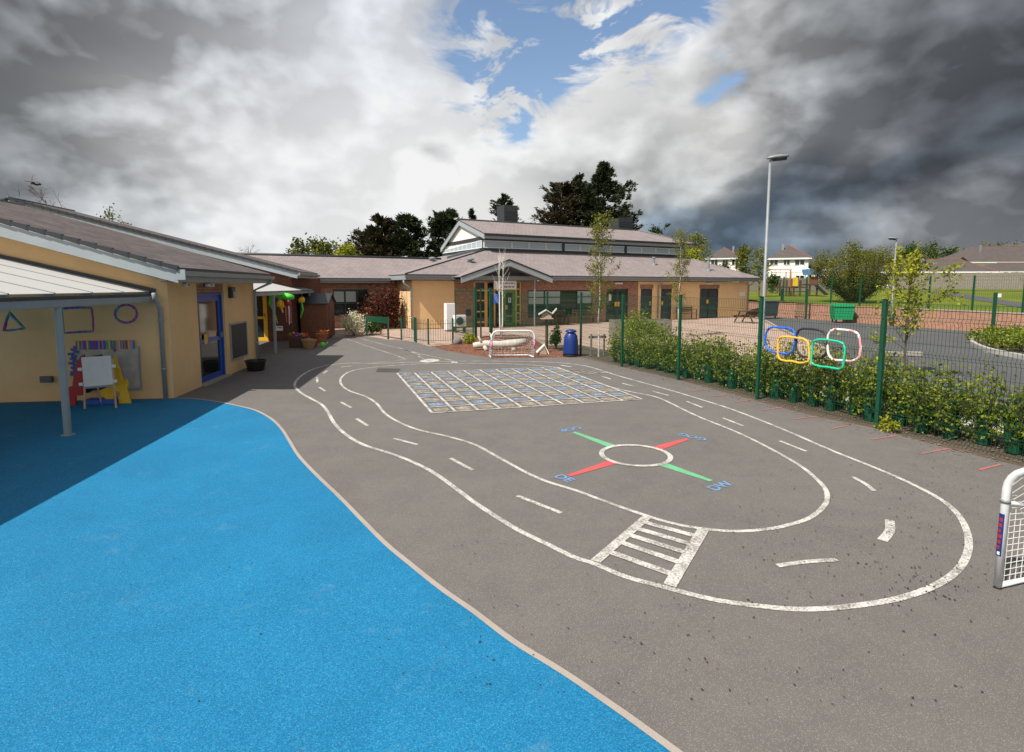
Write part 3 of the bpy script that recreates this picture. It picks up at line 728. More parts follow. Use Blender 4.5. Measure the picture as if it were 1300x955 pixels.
# number grid
gc = [G(504.3, 474.2), G(548.7, 524.8), G(815.4, 507.3), G(706.6, 466.3)]
def gp(i, j):   # i along the long rows 0..10, j from far 0 to near 10 (projective blend keeps the sides straight)
    a = gc[0].lerp(gc[1], j/10); b = gc[3].lerp(gc[2], j/10); return a.lerp(b, i/10)
mb = MB()
for k in range(11):
    ribbon(mb, [gp(k, 0), gp(k, 10)], .052, ZL+.003); ribbon(mb, [gp(0, k), gp(10, k)], .052, ZL+.0045)
struct(mb.build('number_grid', M['line']))
rg = np.random.default_rng(5)
for par, mt in ((0, 'cell_blue'), (1, 'cell_tan')):
    mb = MB(); nb_ = MB()
    for j in range(10):
        if j % 2 != par: continue
        for i in range(10):
            q = []
            n = 20
            for k in range(n):
                a = 2*math.pi*k/n
                cx, cy = math.cos(a), math.sin(a); s = 1/max(abs(cx), abs(cy))**.72
                rr_ = .35*s*rg.uniform(.88, 1.03)
                p = gp(i+.5+cx*rr_, j+.5+cy*rr_); q.append((p.x, p.y, ZL))
            A = Vector(q[1])-Vector(q[0]); Bv = Vector(q[2])-Vector(q[1])
            if A.cross(Bv).z < 0: q.reverse()
            mb.add(q, [tuple(range(n))])
            # a worn numeral reduced to a couple of strokes
            for off in ((-.1,), (.12,)):
                pts = [gp(i+.5+off[0]+rg.uniform(-.05, .05), j+.5+v) for v in (-.16, -.02, .14)]
                ribbon(nb_, pts, .035, ZL+.0015)
    struct(mb.build('number_grid', M[mt])); struct(nb_.build('number_grid', M['line_worn']))
# compass
cc = (G(759.9, 573.8)+G(855.7, 582.5))/2
cR = (G(759.9, 573.8)-G(855.7, 582.5)).length/2
mb = MB(); ribbon(mb, [cc+Vector((math.cos(a), math.sin(a), 0))*(cR-.045) for a in [2*math.pi*k/48 for k in range(48)]], .07, ZL+.003, closed=True)
struct(mb.build('compass_ring', M['line']))
def arm(tip, mat, w0):
    t = G(*tip); d = (t-cc).normalized(); b = cc+d*(cR-.03); n_ = Vector((-d.y, d.x, 0))
    mb = MB(); q = [b+n_*w0/2, b-n_*w0/2, t-n_*.035, t+n_*.035]
    if (q[1]-q[0]).cross(q[2]-q[1]).z < 0: q.reverse()
    mb.add([(p.x, p.y, ZL) for p in q], [(0, 1, 2, 3)]); struct(mb.build('compass_arm', M[mat])); return t, d
def letters(txt, c, ang, size, mat='line_blue'):
    cu = bpy.data.curves.new('lettering', 'FONT'); cu.body = txt; cu.size = size; cu.align_x = 'CENTER'; cu.align_y = 'CENTER'; cu.offset = .006
    o = bpy.data.objects.new('tmp', cu); C.objects.link(o)
    dg = bpy.context.evaluated_depsgraph_get(); me = bpy.data.meshes.new_from_object(o.evaluated_get(dg)); bpy.data.objects.remove(o)
    me.materials.clear(); me.materials.append(M[mat]); r = bpy.data.objects.new('compass_letter', me); C.objects.link(r)
    r.location = (c.x, c.y, ZL+.001); r.rotation_euler = (0, 0, ang); return struct(r)
for tip, mt, w0, tx, lc in (((722, 604.5), 'arm_red', .15, 'DE', (721, 606)), ((873, 557.5), 'arm_red', .17, 'GOG', (876, 556)),
                            ((728.5, 549), 'line_green', .16, 'GOR', (727, 546.5)), ((903, 611), 'line_green', .16, 'DW', (908, 615.5))):
    t, d = arm(tip, mt, w0); c = G(*lc)+d*.07
    n_ = math.atan2(d.y, d.x)
    letters(tx, c, n_+math.pi/2, .20)
# red dashes by the fence
for a, b in (((876, 497), (899, 495)), ((904, 504), (925, 501.8)), ((933, 511), (956, 508)), ((967, 521.3), (993, 517.6)), ((1008.5, 532.8), (1037, 528.8)), ((1055, 545), (1076, 540.6)), ((1107, 558.4), (1138, 553.4)), ((1169.6, 576.5), (1206, 569.6)), ((1243, 597), (1271, 590))):
    dash(a, b, .04, 'line_red')
# faint old lines at the far end, disc, small square, dark repair patch
for pl in ([(441, 431), (475, 442.5), (506, 452.5), (515, 456.3), (500, 458.5), (471, 461)], [(458, 430), (500, 441), (545, 452), (575, 458)], [(505, 441), (536, 452)], [(531, 452.5), (538, 455.5)]):
    mb = MB(); ribbon(mb, Gs(pl), .07, ZL-.001); struct(mb.build('old_line', M['line_worn']))
dc = G(545.5, 458.3); mb = MB(); n = 24
mb.add([(dc.x+.30*math.cos(2*math.pi*k/n), dc.y+.42*math.sin(2*math.pi*k/n), ZL+.003) for k in range(n)], [tuple(range(n))]); struct(mb.build('painted_disc', M['line']))
q = Gs([(573, 461.2), (581, 461.2), (581, 459.6), (573, 459.6)]); mb = MB(); mb.add([(p.x, p.y, ZL+.004) for p in q], [(0, 1, 2, 3)]); struct(mb.build('painted_square', M['line']))
q = Gs([(477, 472.6), (505, 473), (509, 468.3), (480, 467.6)]); mb = MB(); mb.add([(p.x, p.y, .003) for p in q], [(0, 1, 2, 3)]); struct(mb.build('tar_patch', M['dark_patch']))
# scraps of leaf and moss blown over the asphalt
mb = MB(); rg = np.random.default_rng(3)
def scrap(x, y, s, z=.011):
    n = 5; a0 = rg.uniform(0, 6.28); el = rg.uniform(.35, .9); rot = rg.uniform(0, 3.14)
    vs = []
    for k in range(n):
        a = a0+2*math.pi*k/n; r = s*rg.uniform(.6, 1.1); px, py = r*math.cos(a), r*el*math.sin(a)
        vs.append((x+px*math.cos(rot)-py*math.sin(rot), y+px*math.sin(rot)+py*math.cos(rot), z+rg.uniform(0, .35)*s))
    mb.add(vs, [tuple(range(n))])
def spot(px, py, s):
    p = G(px, py); scrap(p.x, p.y, s)
for _ in range(260): spot(rg.uniform(930, 1290), rg.uniform(560, 760)+rg.normal(0, 8), rg.uniform(.006, .013))
for _ in range(110): spot(1165+rg.normal(0, 60), 640+rg.normal(0, 45), rg.uniform(.006, .014))
for _ in range(60): spot(1190+rg.normal(0, 40), 740+rg.normal(0, 12), rg.uniform(.006, .013))
for _ in range(320): spot(rg.uniform(560, 1290), rg.uniform(520, 900), rg.uniform(.005, .012))
for _ in range(50): spot(rg.uniform(20, 600), rg.uniform(600, 900), rg.uniform(.004, .009))
tag(mb.build('leaf_litter', plain('dark_leaf_scraps', (.032, .028, .024), .9, .4, 20)), kind='stuff')
mb = MB()
for _ in range(2600):
    s = rg.uniform(-4.5, 11.5); o_ = rg.uniform(-.42, 1.5) if rg.random() < .8 else rg.uniform(-.4, .05)
    p = Fp(s, o_); scrap(p.x, p.y, rg.uniform(.012, .035), .0)
tag(mb.build('gravel_and_chips', asphalt('gravel_chips', (.16, .135, .11), (.42, .38, .33), .9)), kind='stuff')
mb = MB()
mg_ = [Vector((x, y, 0)) for x, y in mulch]
def inside(x, y, poly):
    c = False
    for i in range(len(poly)):
        x1, y1 = poly[i]; x2, y2 = poly[i-1]
        if (y1 > y) != (y2 > y) and x < (x2-x1)*(y-y1)/(y2-y1)+x1: c = not c
    return c
for _ in range(5200):
    x, y = rg.uniform(-3.5, 3.2), rg.uniform(16.5, 26)
    if inside(x, y, mulch): scrap(x, y, rg.uniform(.02, .05), .005)
tag(mb.build('bark_mulch', leafmat('bark_chips', (.10, .045, .028), (.20, .085, .05), (.32, .17, .11), 0, 2)), kind='stuff')
#PART3
# ------------------------------------------------------------------ building helpers
def local(root, P):
    return root.matrix_world.inverted() @ Vector(P)
def place(root, loc, rz):
    root.location = loc; root.rotation_euler = (0, 0, rz); bpy.context.view_layer.update()
def roof_slab(poly, thick, mat, parent, name='roof', under='dark_trim'):
    # poly on the roof plane, extruded downward
    mb = MB(); poly = [Vector(p) for p in poly]; n = len(poly)
    nr = (poly[1]-poly[0]).cross(poly[2]-poly[0])
    if nr.z < 0: poly.reverse()
    low = [p-Vector((0, 0, thick)) for p in poly]
    mb.add(poly+low, [tuple(range(n))], 0)
    o = len(poly)
    mb.add(poly+low, [tuple(range(2*n-1, n-1, -1))]+[(k, k+n, (k+1) % n+n, (k+1) % n) for k in range(n)], 1)
    return mb.build(name, [M[mat], M[under]], parent)
def add_door(parent, axis, s0, s1, t, mat, glass=True, h=2.1, outward=-1, sticker=None, mid=.95, handle=True, z0=0.0, fw_=.09, leaf=None):
    """door set in a wall along local axis; t = wall face position; outward = sign of the outer normal along the other axis"""
    def bx(mb, a, b, d0, d1, c, e):
        d0, d1 = sorted((t+outward*d0, t+outward*d1))
        (mb.box(a, b, d0, d1, c, e) if axis == 'x' else mb.box(d0, d1, a, b, c, e))
    mb = MB(); bx(mb, s0, s0+.06, -.10, .012, z0, h); bx(mb, s1-.06, s1, -.10, .012, z0, h); bx(mb, s0+.06, s1-.06, -.10, .012, h-.06, h)
    d = mb.build('door', M[mat], parent)
    lf = MB(); a, b = s0+.065, s1-.065
    if glass:
        bx(lf, a, a+fw_, -.075, -.02, z0+.01, h-.065); bx(lf, b-fw_, b, -.075, -.02, z0+.01, h-.065)
        bx(lf, a+fw_, b-fw_, -.075, -.02, z0+.01, z0+.16); bx(lf, a+fw_, b-fw_, -.075, -.02, h-.065-fw_, h-.065); bx(lf, a+fw_, b-fw_, -.075, -.02, mid-.05, mid+.05)
        g = MB(); bx(g, a+fw_, b-fw_, -.06, -.045, z0+.16, mid-.05); bx(g, a+fw_, b-fw_, -.06, -.045, mid+.05, h-.065-fw_); g.build('pane', M['glass'], d)
    else:
        bx(lf, a, b, -.06, -.02, z0+.01, h-.065)
    lf.build('door_leaf', M[leaf or mat], d)
    if handle:
        hb = MB(); hx = b-.05; bx(hb, hx-.015, hx+.015, -.02, .03, 1.0, 1.14); hb.build('handle', M['galv'], d)
    if sticker:
        sb = MB(); a_, b_, c_, e_ = sticker; bx(sb, a_, b_, -.019, -.012, c_, e_); sb.build('sign_plate', M['yellow_paint'], d)
    return d
def add_window(parent, axis, s0, s1, z0, z1, t, outward=-1, n=2, rows=1, frame='charcoal', pane='glass', fr=.05, name='window', band=None, rowz=None):
    def bx(mb, a, b, d0, d1, c, e):
        d0, d1 = sorted((t+outward*d0, t+outward*d1))
        (mb.box(a, b, d0, d1, c, e) if axis == 'x' else mb.box(d0, d1, a, b, c, e))
    f = MB(); bx(f, s0, s1, -.08, .004, z0, z0+fr); bx(f, s0, s1, -.08, .004, z1-fr, z1)
    for k in range(n+1):
        x = s0+(s1-s0)*k/n; a = min(max(x-fr/2, s0), s1-fr); bx(f, a, a+fr, -.08, .0, z0+fr, z1-fr)
    for zz in (rowz or [z0+(z1-z0)*k/rows for k in range(1, rows)]): bx(f, s0+fr, s1-fr, -.076, -.006, zz-fr/2, zz+fr/2)
    w_ = f.build(name, M[frame], parent)
    p = MB(); bx(p, s0+.01, s1-.01, -.065, -.05, z0+.01, z1-.01); p.build('pane', M[pane], w_)
    if band:
        q = MB()
        for k in range(n):
            a = s0+(s1-s0)*k/n+fr; b = s0+(s1-s0)*(k+1)/n-fr
            if k % 3 != 2: bx(q, a, b, -.049, -.044, band[0], band[1])
        q.build('blind', M['glass_blind'], w_)
    return w_
def gutter(parent, pts, name='gutter', mat='grey_metal', r=.06):
    # half-round gutter as a boxy profile along a polyline
    mb = MB(); mb.tube(pts, r, 8); return mb.build(name, M[mat], parent, smooth=True)
def pipe(parent, pts, r=.04, name='downpipe', mat='grey_metal'):
    mb = MB(); mb.tube(pts, r, 10); p0 = Vector(pts[-1])
    for z in (.6, 1.6):
        mb.lathe([(r+.012, 0), (r+.012, .04)], 10, (p0.x, p0.y, z))
    return mb.build(name, M[mat], parent, smooth=True)

# ------------------------------------------------------------------ nearest wing (left)
ANG = math.atan(.132)
A = thing('nursery_wing', 'nearest cream wing with blue door, grey barge boards and brown tiled roof', 'building')
place(A, (-6.97, 11.04, 0), ANG)
LA = 5.15; SA = .288; ZE = 2.68
def ra(x): return ZE+SA*(.36-x)
mb = MB(); wall(mb, 0, LA, 0, 2.62, [(1.33, 2.88, 0, 2.36)], -.28, 0, 'y')
mb.prism([(-.28, 0, 0), (-.28, 0, ra(-.28)-.14), (-12, 0, ra(-12)-.14), (-12, 0, 0)], (0, .28, 0))
mb.prism([(-.28, LA-.28, 0), (-.28, LA-.28, ra(-.28)-.14), (-12, LA-.28, ra(-12)-.14), (-12, LA-.28, 0)], (0, .28, 0))
mb.build('wall', M['cream'], A)
mb = MB(); mb.box(-.20, -.03, 1.33, 2.88, 2.14, 2.36); mb.build('lintel_panel', M['brick'], A)
d = add_door(A, 'y', 1.33, 2.88, -.06, 'blue_paint', sticker=(1.78, 1.95, .93, 1.16), outward=1, h=2.13, mid=1.0, fw_=.13)
tag(d, 'blue glazed door with yellow finger plate')
mb = MB(); mb.box(-.115, -.09, 1.40, 1.62, .03, 2.05); mb.build('side_panel', M['dark_door'], d)
mb = MB(); mb.box(-.28, .10, 1.33, 2.88, -.02, .035); mb.build('sill', M['kerb'], d)
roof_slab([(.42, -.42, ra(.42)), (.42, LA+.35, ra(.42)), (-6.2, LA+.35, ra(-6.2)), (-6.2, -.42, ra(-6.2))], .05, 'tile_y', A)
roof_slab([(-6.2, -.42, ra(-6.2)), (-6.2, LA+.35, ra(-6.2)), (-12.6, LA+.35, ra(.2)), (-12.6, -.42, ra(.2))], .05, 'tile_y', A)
mb = MB(); mb.tube([(-6.2, -.42, ra(-6.2)-.02), (-6.2, LA+.35, ra(-6.2)-.02)], .06, 8); mb.build('ridge_tiles', M['dark_trim'], A, smooth=True)
# verge tile edges, step by step, and the barge boards
mb = MB()
for k in range(23):
    x1 = .42-k*.285; x0 = x1-.30; z = ra((x0+x1)/2)
    mb.prism([(x0, -.47, ra(x0)-.055), (x1, -.47, ra(x1)-.075), (x1, -.47, ra(x1)+.035), (x0, -.47, ra(x0)+.015)], (0, .07, 0))
mb.build('verge_tiles', M['charcoal'], A)
for y0, y1 in ((-.42, -.385), (LA+.30, LA+.335)):
    mb = MB(); mb.prism([(.40, y0, ra(.40)-.31), (.40, y0, ra(.40)-.06), (-6.2, y0, ra(-6.2)-.06), (-6.2, y0, ra(-6.2)-.34)], (0, y1-y0, 0))
    mb.build('barge_board', M['barge'], A)
mb = MB(); mb.prism([(.40, -.445, ra(.40)-.085), (.40, -.445, ra(.40)-.06), (-6.2, -.445, ra(-6.2)-.06), (-6.2, -.445, ra(-6.2)-.085)], (0, .024, 0)); mb.build('verge_strip', M['white'], A)
mb = MB(); mb.box(.37, .40, -.384, LA+.299, ZE-.30, ZE-.07); mb.build('fascia', M['grey_metal'], A)
mb = MB(); mb.box(.0, .37, -.38, LA+.29, ZE-.30, ZE-.285); mb.prism([(.02, -.38, ra(.02)-.33), (-6.2, -.38, ra(-6.2)-.33), (-6.2, -.38, ra(-6.2)-.315), (.02, -.38, ra(.02)-.315)], (0, .38, 0))
mb.build('soffit', M['soffit'], A)
mb = MB(); mb.prism([(.40, 0, ZE-.20), (.51, 0, ZE-.18), (.53, 0, ZE-.09), (.515, 0, ZE-.09), (.49, 0, ZE-.16), (.40, 0, ZE-.18)], (0, LA+.75, 0)); g_ = mb.build('gutter', M['grey_metal'], A)
g_.location = (0, -.40, 0)
mb = MB(); mb.box(.385, .545, -.445, -.425, ZE-.26, ZE-.06); mb.build('gutter_end', M['barge'], A)
pipe(A, [(.46, LA+.15, ZE-.20), (.46, LA+.15, ZE-.28), (.07, LA-.12, ZE-.50), (.07, LA-.12, 0)])
pipe(A, [(-.10, -.34, 2.16), (-.10, -.30, 2.05), (-.13, -.07, 1.85), (-.13, -.07, 0)])
# wall lamp and blackboard
wl = thing('wall_light', 'grey bulkhead light on the cream wall between blue door and blackboard', 'wall light'); wl.parent = None
P0 = A.matrix_world @ Vector((.0, 3.30, 0)); place(wl, P0, ANG)
mb = MB(); mb.box(.003, .10, -.13, .13, 1.99, 2.27); mb.build('housing', M['charcoal'], wl, bevel=.01)
mb = MB(); mb.box(.10, .16, -.10, .10, 2.0, 2.16); mb.build('diffuser', M['stone'], wl, bevel=.02)
bb = thing('blackboard', 'small outdoor blackboard fixed low on the cream wall right of the blue door', 'blackboard')
place(bb, A.matrix_world @ Vector((0, 3.72, 0)), ANG)
mb = MB(); mb.box(.004, .02, -.55, .60, .38, 1.28); mb.build('board', M['slate'], bb)
mb = MB(); mb.box(.004, .035, -.59, .64, .34, .379); mb.box(.004, .035, -.59, .64, 1.281, 1.32); mb.box(.004, .035, -.59, -.551, .379, 1.281); mb.box(.004, .035, .601, .64, .379, 1.281); mb.build('frame', M['grey_metal'], bb)
for y_ in (.75, 1.95):
    wv = thing('security_sensor', 'tiny white sensor under the eaves '+('left of the blue door' if y_ < 1 else 'above the blue door'), 'sensor')
    place(wv, A.matrix_world @ Vector((0, y_, 0)), ANG)
    mb = MB(); mb.box(.003, .09, -.07 if y_ < 1 else -.18, .07 if y_ < 1 else .18, 2.28, 2.36); mb.build('sensor_body', M['white'], wv, bevel=.015)
    mb = MB(); mb.box(.09, .095, -.03, .03, 2.30, 2.34); mb.build('lens', M['black'], wv)

# canopy beside the nearest wing
post = G(84.7, 553); loc = local(A, post)
cx = loc.x+.02
cn = thing('canopy', 'lean-to canopy with opal roof panels and grey post beside the nearest cream wing', 'canopy'); place(cn, A.location, ANG)
sl = .245
def cz(x): return 2.12+sl*(cx+.06-x)
mb = MB(); mb.box(cx-.055, cx+.055, -9.2, -.02, 1.98, 2.10); mb.build('gutter_beam', M['grey_metal'], cn, bevel=.008)
mb = MB(); mb.box(cx-.05, cx+.065, -9.2, -.02, 2.102, 2.15); mb.build('front_trim', M['dark_trim'], cn)
for yy in (loc.y, loc.y-3.6):
    mb = MB(); mb.tube([(cx, yy, 0), (cx, yy, 1.98)], .052, 14); mb.lathe([(.09, 0), (.09, .008), (.055, .012)], 14, (cx, yy, .008)); mb.build('post', M['grey_metal'], cn, smooth=False)
n_ = 0
yy = -.06
while yy > -9.1:
    y2 = max(yy-.90, -9.2)
    mb = MB(); mb.prism([(cx-.05, yy-.016, cz(cx-.05)+.03), (-7.0, yy-.016, cz(-7.0)+.03), (-7.0, yy-.016, cz(-7.0)+.042), (cx-.05, yy-.016, cz(cx-.05)+.042)], (0, y2-yy+.032, 0))
    mb.build('roof_panel', M['poly'], cn)
    mb = MB(); mb.prism([(cx-.05, yy-.014, cz(cx-.05)-.03), (-7.0, yy-.014, cz(-7.0)-.03), (-7.0, yy-.014, cz(-7.0)+.055), (cx-.05, yy-.014, cz(cx-.05)+.055)], (0, .028, 0))
    mb.build('rafter', M['grey_metal'], cn); yy = y2
mb = MB(); mb.prism([(cx+.05, -.055, cz(cx)-.03), (-7.0, -.055, cz(-7.0)-.03), (-7.0, -.055, cz(-7.0)+.11), (cx+.05, -.055, cz(cx)+.11)], (0, .05, 0)); mb.build('wall_flashing', M['dark_trim'], cn)

# ------------------------------------------------------------------ second wing
B = thing('second_wing', 'brown brick second wing with yellow framed door behind the small canopy', 'building')
place(B, (-9.20, 22.8, 0), ANG)
SB = .262; ZB = 2.92
def rb(x): return ZB+SB*(.30-x)
mb = MB(); yl = local(B, G(341, 433)).x
wall(mb, -14, 0, 0, 2.70, [(yl-1.06, yl+.02, 0, 2.12)], 0, .28, 'x'); wall(mb, .28, 5.6, 0, 2.70, [(.9, 2.3, .0, 2.0)], -.28, 0, 'y')
mb.prism([(-14, 0, 2.70), (0, 0, 2.70), (0, 0, rb(0)-.14), (-10.1, 0, rb(-10.1)-.14), (-14, 0, rb(-6)-.14)], (0, .28, 0))
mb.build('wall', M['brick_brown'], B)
d = add_door(B, 'x', yl-1.05, yl+.01, .04, 'yellow_paint', mid=.98, fw_=.10); tag(d, 'yellow framed glazed door')
mb = MB(); mb.box(yl+.35, yl+.37, -.01, .0, .3, 2.0); 
w_ = add_window(B, 'y', .9, 2.3, .05, 2.0, 0, 1, 2)
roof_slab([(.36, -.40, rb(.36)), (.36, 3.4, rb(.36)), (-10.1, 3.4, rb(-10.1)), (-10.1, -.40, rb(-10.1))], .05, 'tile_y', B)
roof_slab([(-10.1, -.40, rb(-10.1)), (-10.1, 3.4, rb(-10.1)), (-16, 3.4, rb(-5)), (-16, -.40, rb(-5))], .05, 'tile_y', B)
mb = MB()
for k in range(36):
    x1 = .36-k*.29; x0 = x1-.30
    mb.prism([(x0, -.45, rb(x0)-.055), (x1, -.45, rb(x1)-.075), (x1, -.45, rb(x1)+.035), (x0, -.45, rb(x0)+.015)], (0, .06, 0))
mb.build('verge_tiles', M['charcoal'], B)
mb = MB(); mb.tube([(-10.1, -.4, rb(-10.1)-.02), (-10.1, 3.4, rb(-10.1)-.02)], .07, 8); mb.build('ridge_tiles', M['dark_trim'], B, smooth=True)
mb = MB(); mb.prism([(.34, -.39, rb(.34)-.30), (.34, -.39, rb(.34)-.06), (-10.1, -.39, rb(-10.1)-.06), (-10.1, -.39, rb(-10.1)-.33)], (0, .03, 0)); mb.build('barge_board', M['barge'], B)
mb = MB(); mb.box(.31, .34, -.36, 3.35, ZB-.28, ZB-.07); mb.build('fascia', M['grey_metal'], B)
mb = MB(); mb.box(0, .31, -.36, 3.35, ZB-.28, ZB-.265); mb.build('soffit', M['soffit'], B)
mb = MB(); mb.prism([(.34, 0, ZB-.20), (.45, 0, ZB-.18), (.47, 0, ZB-.09), (.34, 0, ZB-.09)], (0, 3.8, 0)); g_ = mb.build('gutter', M['grey_metal'], B); g_.location = (0, -.42, 0)

# small canopy between the wings
p1, p2 = G(350, 448.5), G(394.6, 429)
dv = (p2-p1).normalized(); st = p1-dv*2.2; en = p2+dv*.7; nl = Vector((-dv.y, dv.x, 0)); nl = nl if nl.x < 0 else -nl
c2 = thing('canopy', 'small white roofed canopy on two grey posts before the yellow framed door', 'canopy')
mb = MB(); mb.beam(st+Vector((0, 0, 2.04)), en+Vector((0, 0, 2.04)), .10, .10); mb.build('gutter_beam', M['grey_metal'], c2)
for p in (p1, p2):
    mb = MB(); mb.tube([p, p+Vector((0, 0, 1.99))], .05, 12); mb.build('post', M['grey_metal'], c2)
Lc = (en-st).length; k = 0
while k*.9 < Lc-.3:
    a = st+dv*(k*.9); b = st+dv*min((k+1)*.9, Lc)
    h0 = Vector((0, 0, 2.12)); h1 = Vector((0, 0, 2.12+.245*3.4))
    mb = MB(); mb.prism([a+h0, b+h0, b+nl*3.4+h1, a+nl*3.4+h1], (0, 0, .012)); mb.build('roof_panel', M['poly'], c2)
    mb = MB(); mb.beam(a+h0-Vector((0, 0, .02)), a+nl*3.4+h1-Vector((0, 0, .02)), .03, .06); mb.build('rafter', M['grey_metal'], c2); k += 1

# ------------------------------------------------------------------ main hall and the low brick range
PH = rad(28); O = Vector((-5.32, 29.06, 0))
Uv = Vector((math.cos(PH), math.sin(PH), 0)); Wv = Vector((-math.sin(PH), math.cos(PH), 0))
Cb = thing('brick_range', 'long low brick range with pink tiled roof behind the shed and shrubs', 'building'); place(Cb, O, PH)
H_ = thing('main_hall', 'main school hall with clerestory, porch and cream and brick walls', 'building'); place(H_, O, PH)
def UX(px, w=0.0, py=400):
    p = HIT(px, py, O+Wv*w, Wv); return (p-O).dot(Uv)
ZC = 2.74
# low range
ua, ub = UX(423.5, 2.8), UX(468.5, 2.8)
mb = MB(); wall(mb, -12, -.02, 0, 2.55, [(ua, ub, .66, 2.12)], 2.8, 3.08); mb.build('wall', M['brick'], Cb)
add_window(Cb, 'x', ua, ub, .66, 2.12, 2.8, n=3, rowz=[1.35], band=(1.42, 2.0))
zr = ZC+.354*3.7
roof_slab([(-13.5, 2.3, ZC), (3.9, 2.3, ZC), (3.9, 6.0, zr), (-13.5, 6.0, zr)], .05, 'tile_x', Cb)
roof_slab([(-13.5, 6.0, zr), (3.9, 6.0, zr), (3.9, 9.7, ZC), (-13.5, 9.7, ZC)], .05, 'tile_x', Cb)
mb = MB(); mb.tube([(-13.5, 6, zr+.02), (3.9, 6, zr+.02)], .09, 8); mb.build('ridge_tiles', M['dark_trim'], Cb, smooth=True)
mb = MB(); mb.box(-8, -.55, 2.32, 2.35, ZC-.27, ZC-.06); mb.build('fascia', M['grey_metal'], Cb)
mb = MB(); mb.box(-8, -.55, 2.35, 2.8, ZC-.27, ZC-.255); mb.build('soffit', M['soffit'], Cb)
mb = MB(); mb.prism([(-8, 2.32, ZC-.18), (-8, 2.21, ZC-.16), (-8, 2.19, ZC-.06), (-8, 2.32, ZC-.06)], (7.5, 0, 0)); mb.build('gutter', M['grey_metal'], Cb)
# hall walls
UE = 26.4; ZH = 2.60
def op(a, b, z0, z1): return (UX(a), UX(b), z0, z1)
w1 = op(670, 752, .42, 2.05); d1 = op(769, 797, 0, 2.12); dd1 = op(812.8, 827.3, 0, 2.12); dd2 = op(838.5, 852, 0, 2.12); dd3 = op(887.7, 911, 0, 2.12)
ent = op(601.5, 663, 0, 2.62)
b0 = UX(577); b1 = UX(809.5)
mb = MB(); wall(mb, 0, b0, 0, ZH, [], 0, .3); mb.build('wall', M['cream'], H_)
mb = MB(); wall(mb, b1, UE, 0, ZH, [dd1, dd2, dd3], 0, .3); mb.build('wall', M['cream'], H_)
mb = MB(); mb.box(0, .3, .3, 2.8, 0, ZH); mb.build('wall', M['cream'], H_)
mb = MB(); mb.box(UE-.3, UE, .3, 12, 0, ZH); mb.build('wall', M['cream'], H_)
for s_a, s_b, oo in ((b0, ent[0], []), (ent[1], d1[0], [w1]), (d1[1], b1, [])):
    mb = MB(); wall(mb, s_a, s_b, 0, ZH, oo, .004, .3); mb.build('brick_wall', M['brick'], H_)
mb = MB(); mb.box(d1[0], d1[1], .004, .3, 2.12, ZH); mb.build('brick_wall', M['brick'], H_)
w_ = add_window(H_, 'x', w1[0], w1[1], w1[2], w1[3], .004, n=4, rowz=[1.15, 1.62], band=(1.22, 1.98))
d = add_door(H_, 'x', (d1[0]), (d1[0]+d1[1])/2, .05, 'charcoal', mid=.95); d2_ = add_door(H_, 'x', (d1[0]+d1[1])/2, d1[1], .05, 'charcoal', mid=.95)
mb = MB(); m_ = (d1[0]+d1[1])/2; mb.box(m_-.2, m_-.02, .005, .02, .98, 1.28); mb.box(m_+.03, m_+.2, .005, .02, .98, 1.28); mb.build('sign_plate', M['yellow_paint'], H_)
mb = MB(); mb.box(d1[0]+.22, d1[0]+.42, .005, .02, 1.35, 1.75); mb.build('notice', M['white'], H_)
for dd, sx in ((dd1, -.12), (dd2, .10)):
    q = dd[1]+sx-.06 if sx < 0 else dd[0]+sx
    add_door(H_, 'x', dd[0], dd[1], .03, 'charcoal', glass=False, leaf='dark_door', sticker=(q, q+.14, 1.0, 1.26))
mm = (dd3[0]+dd3[1])/2
add_door(H_, 'x', dd3[0], mm, .03, 'charcoal', glass=False, leaf='dark_door'); add_door(H_, 'x', mm, dd3[1], .03, 'charcoal', glass=False, leaf='dark_door')
mb = MB(); mb.box(mm-.26, mm-.03, -.001, .012, 1.05, 1.32); mb.box(mm-.24, mm-.21, -.004, -.001, 1.1, 1.27); mb.build('sign_plate', M['yellow_paint'], H_)
for dd in (dd1, dd2, dd3):
    mb = MB(); mb.box(dd[0]-.08, dd[1]+.08, -.012, .0, 2.13, 2.40); mb.build('lintel', M['brick'], H_)
for u_, t_ in ((UX(784), 1), (UX(899), 1), (UX(823), 0)):
    if t_: mb = MB(); mb.box(u_-.3, u_+.3, -.10, -.005, 2.42, 2.52); mb.build('wall_light', M['white'], H_)
pipe(H_, [(UX(834.5), -.50, 2.62), (UX(834.5), -.45, 2.5), (UX(834.5), -.07, 2.3), (UX(834.5), -.07, 0)], .05)
pipe(H_, [(UX(948), -.50, 2.62), (UX(948), -.45, 2.5), (UX(948), -.07, 2.3), (UX(948), -.07, 0)], .05)
pipe(H_, [(-.48, -.1, 2.6), (-.48, -.1, 2.45), (-.07, -.07, 2.2), (-.07, -.07, 0)], .05)
us = UX(941); mb = MB(); mb.box(us-.28, us+.28, -.02, -.003, 1.55, 1.85); mb.box(us-.24, us+.24, -.024, -.02, 1.73, 1.77); mb.build('wall_notice', M['white'], H_)
# west side door (faces away to the left)
dl = add_door(H_, 'y', .9, 1.9, -.003, 'galv', glass=False, leaf='dark_door', outward=-1, sticker=(1.15, 1.3, 1.0, 1.3))
